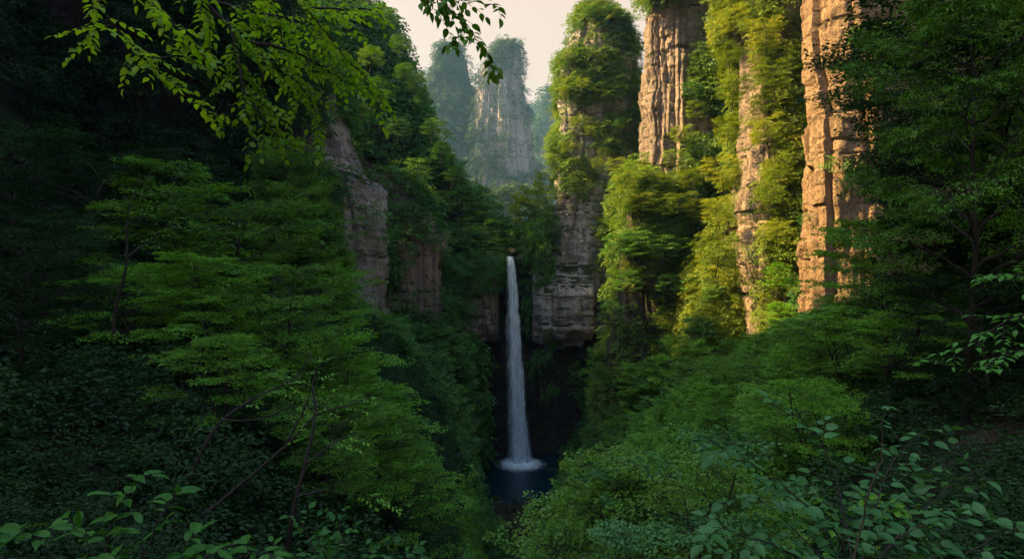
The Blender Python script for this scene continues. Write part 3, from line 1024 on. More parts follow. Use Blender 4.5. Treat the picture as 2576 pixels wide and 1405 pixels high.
tree_proto('sapling_b', seed=10, H=4, CR=1.6, limbs=18, subs=4, sprays=7, nleaf=18, leaf=.075, spl=.42, mat='leaf_broad', stems=4, base=.3, full=True, trunk_r=.045)


def px_tree(key, px, top, y, Hproto, label, rz, group=None, ws=1.0, minh=3.5, maxh=17, sink=.2, cat='tree', name='broadleaf_tree', tilt=(0, 0)):
    x = (px - CX) / F * y
    zt = (H0 - top) / F * y
    zg = float(terrain_h(x, y)) - sink
    h = min(max(zt - zg, minh), maxh)
    s = h / Hproto
    w = min(s, 1.35) * ws if s > 1 else s * ws
    z = zt - h
    if z > zg:      # the slope rises under it less than the crown needs: stand it on the ground and let it grow
        h = zt - zg
        z = zg
        s = h / Hproto
    z = max(z, zg) if zt - zg <= maxh else zg
    return place_tree(key, (x, y, z), w, rz, label, cat, group, name, s, tilt)


HP = dict(sapling_red=2, shade=9, near_a=10, near_b=9, near_c=8, mid_a=9, mid_b=8, far_a=8, far_b=7, tall=14, sapling=4, sapling_b=4)
rt = random.Random(3)
LEFT = [  # px, top, y, kind, label
    (40, 330, 30, 'near_a', 'dark tree at the edge of the left slope, level with the hanging leaves'),
    (230, 405, 28, 'near_b', 'dark spreading tree on the left slope whose crown tops the dark hollow'),
    (430, 405, 27, 'near_a', 'tree with a thin curved trunk showing under its feathery crown'),
    (560, 520, 26, 'near_b', 'feathery tree leaning out towards the gorge below the hanging leaves'),
    (690, 590, 28, 'near_a', 'green tree with layered sprays at the middle of the left slope'),
    (820, 700, 29, 'near_c', 'light-tipped tree standing before the cracked buttress'),
    (930, 800, 31, 'near_b', 'bright tree whose spray points at the low brown buttress'),
    (1010, 930, 30, 'near_a', 'bright tree leaning out over the gorge just left of the dark pool cliff'),
    (1080, 1040, 29, 'near_c', 'tree with pale leaf tips level with the foot of the waterfall'),
    (1125, 1225, 30, 'near_a', 'lowest tree of the left bank, beside the plunge pool'),
    (1130, 1345, 27, 'near_b', 'small tree under the left bank by the stony shore'),
    (120, 560, 20, 'near_b', 'nearly black tree at the far left edge, halfway up'),
    (330, 640, 20, 'near_c', 'tree with several dark stems rising on the left slope'),
    (520, 640, 20, 'near_a', 'shaded tree above the bare slanting branches'),
    (690, 690, 21, 'near_b', 'glossy tree in the middle of the left bank'),
    (830, 820, 22, 'near_c', 'many-stemmed tree over the lower left bank'),
    (930, 960, 21, 'near_a', 'tree with a slanting trunk above the small leafy bush'),
    (1010, 1110, 20, 'near_c', 'low tree above the small leafy bush at the bottom'),
    (60, 800, 14, 'near_c', 'shadowed tree at the far left edge, lower half'),
    (560, 960, 15, 'near_c', 'dark tree behind the large pointed leaves'),
    (800, 1060, 16, 'near_b', 'dark tree behind the small leafy bush'),
]
for i, (px, tp, y, k, lb) in enumerate(LEFT):
    if px < 300 or (y < 15 and px < 700):
        k = 'shade'  # left edge trees take the leaves coloured as shaded
    if px > 650 and y >= 25:
        px -= 115
    px_tree(k, px, tp, y, HP[k], lb, rt.random() * 6.28, 'trees on the left slope')
MIDL = [(700, 345, 60), (740, 410, 60), (775, 470, 60), (805, 520, 58), (825, 590, 58), (840, 650, 56), (800, 560, 56), (770, 640, 54), (820, 700, 54), (880, 740, 56), (745, 480, 56), (715, 420, 58)]
for i, (px, tp, y) in enumerate(MIDL):
    k = 'mid_b' if i % 3 else 'mid_a'
    px_tree(k, px, tp, y, HP[k], 'light green tree clinging to the slope beside the cracked buttress', rt.random() * 6.28, 'light green trees beside the cracked buttress', ws=.62)
# at the foot of the left cliffs, around the pool
for i, (px, tp, y) in enumerate([(990, 800, 96), (1030, 830, 92), (1065, 870, 98), (1095, 820, 106), (1120, 900, 106), (1135, 980, 104), (1070, 960, 90), (1120, 1060, 98), (1140, 1120, 98), (1145, 1200, 94), (1085, 1130, 84), (1125, 1270, 84)]):
    px_tree('far_a', px, tp, y, 8, 'deep green tree below the brown buttress, above the pool', rt.random() * 6.28, 'trees below the brown buttress', minh=7)
# on and round the lip
LIP = [(1180, 470, 135), (1215, 510, 133), (1250, 545, 131), (1230, 590, 129), (1262, 600, 129), (1190, 560, 130)]
for i, (px, tp, y) in enumerate(LIP):
    px_tree('far_a', px, tp, y, 8, 'green tree on the ridge end just left of the waterfall lip', rt.random() * 6.28, 'trees left of the lip', maxh=11)
LIPR = [(1322, 505, 130, 'far_b'), (1346, 485, 131, 'far_b'), (1375, 450, 136, 'far_b'), (1318, 570, 128, 'far_a'), (1345, 560, 127, 'far_a'), (1368, 530, 129, 'far_a'), (1308, 590, 128, 'far_a'), (1358, 600, 125, 'far_a')]
for i, (px, tp, y, k) in enumerate(LIPR):
    lb = 'golden-lit tree at the pillar foot above the waterfall lip' if k == 'far_b' else 'green tree overhanging the rock just right of the waterfall lip'
    px_tree(k, px, tp, y, HP[k], lb, rt.random() * 6.28, 'golden trees right of the lip' if k == 'far_b' else 'green trees right of the lip', maxh=11, ws=.72)
# right slopes
MIDR = [(1530, 900, 108), (1575, 960, 98), (1550, 1030, 98), (1510, 1075, 94), (1620, 930, 92), (1670, 900, 88), (1640, 1020, 84), (1600, 1090, 78), (1710, 870, 84), (1690, 980, 76), (1740, 950, 70), (1500, 1130, 90), (1570, 1150, 72)]
for i, (px, tp, y) in enumerate(MIDR):
    px_tree('far_a' if i % 4 else 'mid_a', px, tp, y, 8, 'deep green tree on the right bank above the pool, under the pillars', rt.random() * 6.28, 'trees on the right bank above the pool', minh=6, ws=.85)
MIDR2 = [(1780, 985, 60), (1740, 1050, 55), (1830, 960, 55), (1820, 1030, 46), (1905, 930, 48), (1900, 1010, 40), (1680, 1100, 52), (1990, 860, 44), (1985, 960, 36), (2060, 840, 36), (1800, 1110, 40), (2100, 930, 30)]
for i, (px, tp, y) in enumerate(MIDR2):
    k = 'mid_b' if i % 2 else 'mid_a'
    px_tree(k, px, tp, y, HP[k], 'fresh green tree on the right slope below the slim pillar and orange cliff', rt.random() * 6.28, 'trees below the slim pillar and orange cliff')
RIGHT = [
    (2425, -60, 15, 'tall', 'big tree with a straight dark trunk and drooping limbs in front of the orange cliff'),
    (2440, 150, 30, 'near_b', 'dark tree behind the drooping limbs, above the shaded slope'),
    (2330, 560, 27, 'near_a', 'shaded tree left of the big trunk, in front of the orange cliff foot'),
    (2560, 700, 20, 'near_a', 'dark tree at the far right edge, level with the middle of the big trunk'),
    (2520, 330, 24, 'near_b', 'dark spreading tree behind the big trunk near the upper right corner'),
    (2240, 560, 26, 'near_a', 'bright green tree at the foot of the orange cliff'),
    (2600, -80, 17, 'tall', 'tall dark tree filling the upper right corner'),
    (2570, 60, 19, 'near_a', 'dark tree at the far right edge behind the big trunk'),
    (2480, 420, 22, 'near_b', 'shaded tree behind the big trunk'),
    (2130, 770, 28, 'near_c', 'bright green tree below the orange cliff, reaching across the slim pillar'),
    (2250, 760, 20, 'near_c', 'shaded tree left of the big trunk, lower down'),
    (2480, 820, 14, 'near_c', 'dark tree at the far right edge, lower half'),
    (2050, 950, 17, 'near_c', 'green tree behind the broad-leaved bush'),
    (1850, 1040, 20, 'near_a', 'slender green tree above the middle of the right bank'),
]
for i, (px, tp, y, k, lb) in enumerate(RIGHT):
    if px > 2420 and k != 'tall':
        k = 'shade'  # right edge trees take the leaves coloured as shaded
    px_tree(k, px, tp, y, HP[k], lb, rt.random() * 6.28, 'trees on the right slope', maxh=18, ws=.6 if k == 'tall' else 1)

# trees rooted in cracks of the cliffs
def cliff_trees(rows, label, group, seed):
    rg = random.Random(seed)
    for (px, tp, y, k, sc_) in rows:
        s = sc_ * rg.uniform(.85, 1.15)
        x, _, z = W(px, tp, y)
        place_tree(k, (x, y, z - HP[k] * s), s, rg.random() * 6.28, label, 'tree', group, 'broadleaf_tree', s, (rg.uniform(-.12, .2), rg.uniform(-.15, .15)))


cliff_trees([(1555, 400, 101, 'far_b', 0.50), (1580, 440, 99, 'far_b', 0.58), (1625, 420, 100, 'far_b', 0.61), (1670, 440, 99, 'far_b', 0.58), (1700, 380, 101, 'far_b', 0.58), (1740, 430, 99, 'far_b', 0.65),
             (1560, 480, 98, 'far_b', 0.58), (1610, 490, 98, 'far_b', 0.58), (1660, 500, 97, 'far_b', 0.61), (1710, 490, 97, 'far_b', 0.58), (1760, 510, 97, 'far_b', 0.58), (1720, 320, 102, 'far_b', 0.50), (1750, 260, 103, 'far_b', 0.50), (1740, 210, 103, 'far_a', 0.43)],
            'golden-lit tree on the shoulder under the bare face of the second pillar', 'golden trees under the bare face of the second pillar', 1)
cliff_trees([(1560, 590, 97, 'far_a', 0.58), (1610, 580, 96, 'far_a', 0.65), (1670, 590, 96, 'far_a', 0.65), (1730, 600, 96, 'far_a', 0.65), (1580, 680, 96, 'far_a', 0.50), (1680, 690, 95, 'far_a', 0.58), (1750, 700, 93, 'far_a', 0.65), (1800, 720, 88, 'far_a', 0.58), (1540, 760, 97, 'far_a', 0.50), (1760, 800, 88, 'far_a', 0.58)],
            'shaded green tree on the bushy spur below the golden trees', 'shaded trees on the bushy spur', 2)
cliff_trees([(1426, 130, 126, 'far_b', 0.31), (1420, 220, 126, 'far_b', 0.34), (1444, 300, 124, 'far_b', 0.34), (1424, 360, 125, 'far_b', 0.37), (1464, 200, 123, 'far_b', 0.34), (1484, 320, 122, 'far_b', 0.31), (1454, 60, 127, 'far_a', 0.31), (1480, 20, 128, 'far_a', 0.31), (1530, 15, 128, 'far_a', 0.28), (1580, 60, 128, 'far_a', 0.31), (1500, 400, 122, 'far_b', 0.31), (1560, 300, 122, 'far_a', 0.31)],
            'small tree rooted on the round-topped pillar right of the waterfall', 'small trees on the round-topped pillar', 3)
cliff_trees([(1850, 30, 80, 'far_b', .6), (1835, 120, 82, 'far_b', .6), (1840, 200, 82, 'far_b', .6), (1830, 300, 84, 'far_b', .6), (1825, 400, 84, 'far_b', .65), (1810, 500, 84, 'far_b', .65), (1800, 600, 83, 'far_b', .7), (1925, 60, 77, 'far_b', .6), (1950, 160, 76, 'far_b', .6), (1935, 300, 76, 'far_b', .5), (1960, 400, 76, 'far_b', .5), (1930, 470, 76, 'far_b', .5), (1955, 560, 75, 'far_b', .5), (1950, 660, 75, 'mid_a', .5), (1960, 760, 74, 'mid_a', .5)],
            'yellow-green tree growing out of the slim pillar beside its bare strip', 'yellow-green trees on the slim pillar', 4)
cliff_trees([(985, 30, 132, 'far_a', .5), (1005, 90, 131, 'far_a', .55), (1020, 160, 130, 'far_a', .5), (1045, 190, 130, 'far_a', .6), (1062, 230, 130, 'far_a', .55), (1085, 300, 129, 'far_a', .6), (1110, 360, 129, 'far_a', .6), (1135, 420, 128, 'far_a', .65), (960, 200, 127, 'far_a', .7), (1000, 300, 126, 'far_a', .7), (1050, 400, 126, 'far_a', .8), (1000, 430, 125, 'far_a', .8), (1100, 480, 126, 'far_a', .8), (1040, 530, 124, 'far_a', .8), (1130, 560, 126, 'far_a', .8), (1170, 620, 126, 'far_a', .8), (930, 120, 127, 'far_a', .7), (900, 260, 120, 'far_a', .7), (1080, 600, 124, 'far_a', .8), (1200, 680, 126, 'far_a', .7)],
            'blue-green tree on the flank of the long ridge above the buttresses', 'trees on the flank of the long ridge', 5)

cliff_trees([(1190, 630, 121, 'far_a', .75), (1225, 640, 121, 'far_a', .7), (1250, 645, 122, 'far_a', .6), (1155, 600, 122, 'far_a', .85), (1130, 660, 120, 'far_a', .75), (1210, 700, 121, 'far_a', .55), (1165, 700, 121, 'far_a', .7), (1145, 760, 120, 'far_a', .6), (1240, 600, 124, 'far_a', .6), (1200, 570, 125, 'far_a', .7)],
            'blue-green tree overhanging the dark wall on the left side of the waterfall top', 'trees overhanging the dark wall beside the waterfall top', 6)

# ------------------------------------------------------------------ near saplings at the bottom
SAP = [
    (1500, 1190, 13, 'sapling_b', 'pale-leaved sapling in front of the plunge pool shore'),
    (1520, 1120, 12, 'sapling', 'thin-stemmed sapling at the bottom, right of the pool'),
    (1590, 1120, 11, 'sapling', 'green sapling with two thin dark stems, bottom middle'),
    (1690, 1060, 11, 'sapling_b', 'sapling with reddish tips beside the broad-leaved bush'),
    (1780, 1120, 9, 'sapling', 'leafy sapling just left of the broad-leaved bush'),
    (1440, 1400, 14, 'sapling', 'low bright shrub at the bottom, right of the stony shore'),
    (1150, 1415, 15, 'sapling_b', 'low shrub at the bottom edge under the stony shore'),
    (1640, 1260, 8, 'sapling_b', 'low leafy shrub at the bottom between the saplings'),
    (1650, 1045, 10.5, 'sapling_red', 'thin sapling tipped with small red leaves'),
    (1575, 1215, 8, 'sapling_red', 'low sapling with a few red leaves among the green shrubs'),
    (1450, 1320, 8, 'sapling', 'small shrub at the bottom edge below the pale-leaved sapling'),
]
for i, (px, tp, y, k, lb) in enumerate(SAP):
    px_tree(k, px, tp, y, 4, lb, rt.random() * 6.28, None, ws=.48 if px < 1480 else .85, minh=1.6, maxh=9, name='sapling')


# unseen tall trees added round the viewpoint to darken the foreground
for i, (x, y, lb) in enumerate([(-17, -3, 'unseen tall tree added for shade beside the viewpoint, on the side of the pointed leaves'), (-24, 7, 'unseen tall tree added for shade up the slope from the dark hollow'),
                                (16, -3, 'unseen tall tree added for shade beside the viewpoint, on the side of the broad-leaved bush'), (22, 9, 'unseen tall tree added for shade up the slope behind the big dark trunk'), (0, -14, 'unseen tall tree added for shade behind the viewpoint')]):
    place_tree('tall', (x, y, float(terrain_h(x, y)) - .2), 1.3, rt.random() * 6.28, lb, 'tree', 'unseen trees added round the viewpoint for shade')


# ------------------------------------------------------------------ large-leaved plants close to the camera
def leafy_branch(pts, rad, rng, every, leaf, twig_len, spread=1.0, wr=.3, full=True, hang=.35, pair=True, up=None, first=.1, two_sided=True):
    """a limb along pts with side twigs that carry alternate leaves"""
    tr, cr = Geo(), Geo()
    pts = np.asarray(pts, float)
    # resample smooth
    t = np.linspace(0, len(pts) - 1, max(8, len(pts) * 6))
    i = np.clip(t.astype(int), 0, len(pts) - 2)
    f = (t - i)[:, None]
    p0, p1, p2, p3 = pts[np.maximum(i - 1, 0)], pts[i], pts[i + 1], pts[np.minimum(i + 2, len(pts) - 1)]
    C = .5 * (2 * p1 + (p2 - p0) * f + (2 * p0 - 5 * p1 + 4 * p2 - p3) * f ** 2 + (3 * p1 - p0 - 3 * p2 + p3) * f ** 3)
    C += np.cumsum(rng.normal(0, .004, C.shape), 0)
    V, Fc = tube(C, np.linspace(rad, rad * .15, len(C)), 7)
    tr.add(V, Fc)
    seg = np.linalg.norm(np.diff(C, axis=0), axis=1)
    s = np.concatenate([[0], np.cumsum(seg)])
    d = s[-1] * first
    P_, D_, N_, L_, V_ = [], [], [], [], []
    side = 1
    while d < s[-1]:
        k = min(len(C) - 2, int(np.searchsorted(s, d)) - 1 if d > 0 else 0)
        k = max(k, 0)
        p = C[k] + (C[k + 1] - C[k]) * ((d - s[k]) / max(seg[k], 1e-6))
        ax = norm(C[k + 1] - C[k])
        sv = norm(np.cross(ax, np.array([0, 0, 1.0]) + rng.normal(0, .35, 3)))
        td = norm(ax * (.7 + .4 * rng.random()) + sv * side * (.6 + .4 * rng.random()) * spread + np.array([0, 0, -hang * rng.random()]))
        tl = twig_len * (.5 + .8 * rng.random()) * (1 - .45 * d / s[-1])
        e = p + td * tl + np.array([0, 0, -hang * tl * .5])
        tw = bez(p, td * tl * .5, e, 7, 0, tl * .01, rng)
        V, Fc = tube(tw, np.linspace(max(.0025, rad * .16), .0013, 7), 4)
        tr.add(V, Fc)
        nl = max(3, int(tl / (leaf * .42)))
        br = rng.random()
        for q in range(nl + 1):
            fq = .12 + .88 * q / nl
            j = min(5, int(fq * 6))
            pp = tw[j] + (tw[j + 1] - tw[j]) * (fq * 6 - j)
            a2 = norm(tw[j + 1] - tw[j])
            s2 = norm(np.cross(a2, np.array([0, 0, 1.0])))
            sg = 1 if q % 2 else -1
            ld = a2 * (.5 if q < nl else 1) + s2 * sg * (.8 if q < nl else .1) + np.array([0, 0, -.1 - .5 * hang * rng.random()]) + rng.normal(0, .15, 3)
            P_.append(pp)
            D_.append(ld)
            N_.append(np.array([0, 0, 1.0]) + rng.normal(0, .35, 3))
            L_.append(leaf * (.65 + .5 * rng.random()))
            V_.append(np.clip(br * .5 + rng.random() * .5, 0, 1))
        side = -side
        d += every * (.6 + .8 * rng.random())
    P_, D_, N_, L_, V_ = map(np.array, (P_, D_, N_, L_, V_))
    V, Fc = leaves_full(P_, D_, norm(N_), L_, wr)
    cr.add(V, Fc, np.repeat(V_, 15))
    return tr, cr


def branch_thing(name, lines, label, cat, mat, seed, bark='bark', group=None, part='leaves', **kw):
    rng = np.random.default_rng(seed)
    T, Cc = Geo(), Geo()
    for ln in lines:
        opt = dict(kw)
        if isinstance(ln, tuple):
            ln, o2 = ln
            opt.update(o2)
        t, c = leafy_branch(ln, rng=rng, **opt)
        for src, dst in ((t, T), (c, Cc)):
            for V, a in zip([np.concatenate(src.V)], [np.concatenate(src.A)]):
                base = dst.n
                dst.V.append(V)
                dst.A.append(a)
                dst.n += len(V)
                for k, fl in src.F.items():
                    for f in fl:
                        dst.F.setdefault(k, []).append(f + base)
    e = bpy.data.objects.new(name, None)
    COL.objects.link(e)
    p = np.concatenate(T.V)
    e.location = p[0]
    for g in (T, Cc):
        g.V = [v - p[0] for v in g.V]
    e['label'] = label
    e['category'] = cat
    if group:
        e['group'] = group
    link('limb' if cat == 'branch' else 'stem', T.mesh(name + '_wood', M[bark], True, False), e)
    link(part, Cc.mesh(name + '_leaves', M[mat]), e)
    return e


def PL(*q):
    return [W(a, b, c) for a, b, c in q]


branch_thing('hanging_branch', [
    PL((430, -140, 5.2), (515, 0, 5.3), (625, 107, 5.4), (680, 145, 5.4), (735, 195, 5.5), (780, 270, 5.6), (800, 320, 5.6)),
    PL((625, 107, 5.4), (740, 130, 5.6), (850, 190, 5.8), (960, 235, 5.9)),
    PL((570, 50, 5.3), (590, 130, 5.2), (600, 210, 5.1), (650, 290, 5.1), (680, 340, 5.1)),
    PL((660, 135, 5.4), (668, 200, 5.4), (640, 260, 5.3)),
    PL((520, 0, 5.3), (640, 30, 5.6), (760, 60, 5.9), (880, 150, 6.1)),
], 'dark limb of yellow-green leaves slanting down in front of the shaded ridge', 'branch', 'leaf_overhead', 201, rad=.020, every=.065, leaf=.082, twig_len=.55, hang=.2, group='branches hanging into view from overhead trees')
branch_thing('hanging_branch', [
    PL((200, -120, 4.8), (240, 10, 4.9), (280, 65, 5.0), (345, 140, 5.1), (415, 200, 5.2), (500, 265, 5.3), (560, 300, 5.3)),
    PL((280, 65, 5.0), (250, 60, 4.9), (235, 62, 4.8)),
    PL((300, -120, 4.8), (400, 20, 4.9), (470, 90, 4.9), (540, 140, 5.0)),
    PL((345, 140, 5.1), (420, 150, 5.0), (480, 130, 4.9)),
], 'leafy branch at the upper left, farthest from the sky gap, over the dark hollow', 'branch', 'leaf_overhead', 202, rad=.012, every=.075, leaf=.084, twig_len=.42, hang=.2, group='branches hanging into view from overhead trees')
branch_thing('hanging_branch', [
    PL((680, -120, 5.6), (740, 0, 5.6), (780, 40, 5.6), (820, 90, 5.6), (870, 155, 5.7), (930, 215, 5.7), (970, 260, 5.7)),
    PL((760, 20, 5.6), (850, 20, 5.5), (930, 20, 5.4), (960, 50, 5.4)),
    PL((640, -100, 5.8), (700, 40, 6.0), (720, 120, 6.1), (760, 260, 6.2)),
], 'leafy branch whose tips reach the pale sky beside the long ridge', 'branch', 'leaf_overhead', 203, rad=.013, every=.066, leaf=.082, twig_len=.48, hang=.2, group='branches hanging into view from overhead trees')
branch_thing('hanging_branch', [
    PL((1000, -90, 4.7), (1090, -20, 4.7), (1130, 20, 4.75), (1170, 60, 4.8), (1205, 110, 4.8), (1232, 150, 4.8), (1250, 190, 4.8)),
    (PL((1090, -20, 4.7), (1150, 0, 4.6), (1210, 5, 4.6), (1250, 12, 4.6)), {}),
    (PL((1060, -60, 4.7), (1100, 10, 4.6), (1110, 45, 4.6)), {}),
    (PL((1170, 60, 4.8), (1150, 100, 4.7), (1140, 130, 4.7)), {}),
], 'dark leafy twigs hanging against the pale sky over the twin peaks', 'branch', 'leaf_near', 204, rad=.007, every=.085, leaf=.095, twig_len=.26, wr=.27, group='branches hanging into view from overhead trees')

# broad-leaved bush, lower right
gz = float(terrain_h(2.6, 4.2))
branch_thing('broad_leaved_bush', [
    PL((2150, 1500, 3.6), (2110, 1350, 3.6), (2000, 1240, 3.6), (1900, 1150, 3.6), (1850, 1110, 3.6)),
    PL((2150, 1500, 3.6), (2130, 1300, 3.9), (2090, 1160, 4.1), (2040, 1080, 4.2), (1990, 1045, 4.2)),
    PL((2160, 1500, 3.6), (2190, 1330, 4.0), (2230, 1200, 4.3), (2290, 1120, 4.5), (2330, 1080, 4.6)),
    PL((2150, 1500, 3.6), (2000, 1400, 3.3), (1860, 1340, 3.2), (1780, 1330, 3.2)),
    PL((2160, 1500, 3.6), (2260, 1350, 3.8), (2380, 1240, 4.1), (2480, 1190, 4.3)),
    PL((2160, 1500, 3.6), (2200, 1400, 3.2), (2280, 1330, 3.1), (2330, 1300, 3.1)),
    PL((2150, 1500, 3.6), (2060, 1400, 3.8), (1960, 1300, 4.0), (1880, 1260, 4.1)),
    PL((2200, 1500, 3.6), (2380, 1420, 3.6), (2500, 1360, 3.7), (2580, 1330, 3.7)),
], 'bush with large pale oval leaves at the lower right', 'bush', 'leaf_broad', 211, rad=.008, every=.10, leaf=.105, twig_len=.38, wr=.31, part='foliage', hang=.15, first=.25)
branch_thing('dry_sapling', [(PL((2110, 1480, 2.9), (2150, 1340, 2.9), (2160, 1230, 2.9), (2195, 1140, 2.9), (2200, 1060, 2.9), (2212, 985, 2.9)), dict(first=.93))],
             'thin brown bare stem rising through the broad-leaved bush', 'sapling', 'leaf_broad', 212, bark='bark_pale', rad=.006, every=.2, leaf=.05, twig_len=.06, part='foliage')
branch_thing('slender_tree', [
    (PL((285, 840, 12), (290, 780, 12), (318, 660, 12), (320, 560, 12), (345, 470, 12.3), (385, 430, 12.6)), dict(rad=.038, first=.6)),
    (PL((318, 650, 12), (380, 600, 12.3), (440, 555, 12.6)), dict(rad=.025, first=.4)),
], 'slender dark tree with a gently curved stem, farthest up the left bank', 'tree', 'leaf_near', 231, rad=.06, every=.14, leaf=.10, twig_len=.8, wr=.24, part='crown', group='slender trees on the left bank')
branch_thing('slender_tree', [
    (PL((440, 1330, 11), (468, 1230, 11), (537, 1076, 11.3), (622, 1007, 11.6), (737, 945, 12), (782, 876, 12.3)), dict(rad=.045, first=.6)),
    (PL((560, 1056, 11.3), (650, 1052, 11.6), (740, 1020, 12), (790, 1022, 12)), dict(rad=.022, first=.6)),
], 'slender dark tree bending over towards the gorge, above the pointed leaves', 'tree', 'leaf_near', 232, rad=.06, every=.14, leaf=.10, twig_len=.8, wr=.24, part='crown', group='slender trees on the left bank')
branch_thing('slender_tree', [
    (PL((400, 1420, 10), (474, 1327, 10), (571, 1247, 10.3), (714, 1127, 10.6), (799, 1047, 11), (868, 1025, 11.3), (940, 1000, 11.6)), dict(rad=.045, first=.6)),
    (PL((714, 1127, 10.6), (760, 1040, 10.8), (788, 960, 11)), dict(rad=.03, first=.5)),
], 'long slanting dark trunk crossing the lower left bank', 'tree', 'leaf_near', 233, rad=.06, every=.14, leaf=.10, twig_len=.8, wr=.24, part='crown', group='slender trees on the left bank')
branch_thing('slender_tree', [
    (PL((725, 1380, 10), (737, 1287, 10), (765, 1173, 10.2), (794, 1047, 10.5), (788, 960, 10.8), (820, 900, 11)), dict(rad=.05, first=.7)),
    (PL((745, 1250, 10), (822, 1230, 10.1), (869, 1239, 10.2), (960, 1250, 10.5)), dict(rad=.02, first=.7)),
    (PL((765, 1173, 10.2), (830, 1120, 10.4), (900, 1080, 10.8)), dict(rad=.025, first=.5)),
], 'slender upright dark trunk standing above the small leafy bush', 'tree', 'leaf_near', 234, rad=.06, every=.14, leaf=.10, twig_len=.8, wr=.24, part='crown', group='slender trees on the left bank')
# large pointed leaves, lower left
branch_thing('pointed_leaf_plant', [
    PL((250, 1560, 2.8), (262, 1400, 2.8), (275, 1290, 2.8), (290, 1215, 2.8), (320, 1195, 2.8)),
    PL((330, 1560, 2.9), (350, 1430, 2.9), (400, 1320, 3.0), (440, 1260, 3.1), (470, 1240, 3.1)),
    PL((200, 1560, 2.7), (150, 1430, 2.7), (110, 1350, 2.7), (60, 1320, 2.7)),
    PL((380, 1560, 2.8), (460, 1440, 2.8), (540, 1370, 2.9), (610, 1340, 3.0)),
    PL((300, 1560, 2.6), (280, 1460, 2.6), (240, 1370, 2.6), (200, 1330, 2.6)),
    PL((420, 1560, 2.6), (430, 1450, 2.6), (450, 1370, 2.6), (480, 1340, 2.6)),
    PL((150, 1560, 2.5), (60, 1470, 2.5), (0, 1400, 2.5), (-60, 1380, 2.5)),
    PL((450, 1560, 2.6), (540, 1470, 2.6), (600, 1400, 2.7), (680, 1380, 2.8)),
], 'clump of large pointed leaves at the lower left corner', 'plant', 'leaf_low', 213, rad=.007, every=.085, leaf=.125, twig_len=.16, wr=.2, part='foliage', hang=.1, first=.35)
branch_thing('small_leafy_bush', [
    PL((820, 1560, 4.4), (790, 1420, 4.4), (760, 1340, 4.5), (720, 1290, 4.5)),
    PL((840, 1560, 4.4), (850, 1400, 4.5), (860, 1310, 4.6), (850, 1265, 4.7)),
    PL((860, 1560, 4.4), (920, 1420, 4.6), (960, 1360, 4.7), (1000, 1340, 4.8)),
    PL((820, 1560, 4.2), (760, 1460, 4.2), (690, 1400, 4.2), (640, 1390, 4.2)),
    PL((860, 1560, 4.2), (900, 1470, 4.2), (960, 1430, 4.3), (1050, 1400, 4.4)),
    PL((840, 1560, 4.2), (830, 1450, 4.1), (820, 1390, 4.1), (800, 1350, 4.1)),
], 'small fresh green bush with pale tips at the bottom, left of the stony shore', 'bush', 'leaf_low', 214, rad=.008, every=.09, leaf=.085, twig_len=.28, wr=.28, part='foliage', hang=.05, first=.2)
branch_thing('side_spray', [
    PL((2760, 760, 6), (2640, 780, 6), (2560, 790, 6), (2500, 820, 6), (2450, 850, 6), (2360, 915, 6)),
    PL((2760, 660, 6.4), (2620, 690, 6.4), (2520, 690, 6.4), (2460, 690, 6.4)),
    PL((2760, 900, 5.6), (2640, 880, 5.6), (2540, 890, 5.6), (2460, 930, 5.6)),
], 'layered leafy sprays reaching in at the right edge, below the big trunk', 'branch', 'leaf_low', 215, rad=.012, every=.10, leaf=.10, twig_len=.42, wr=.24, hang=.12)


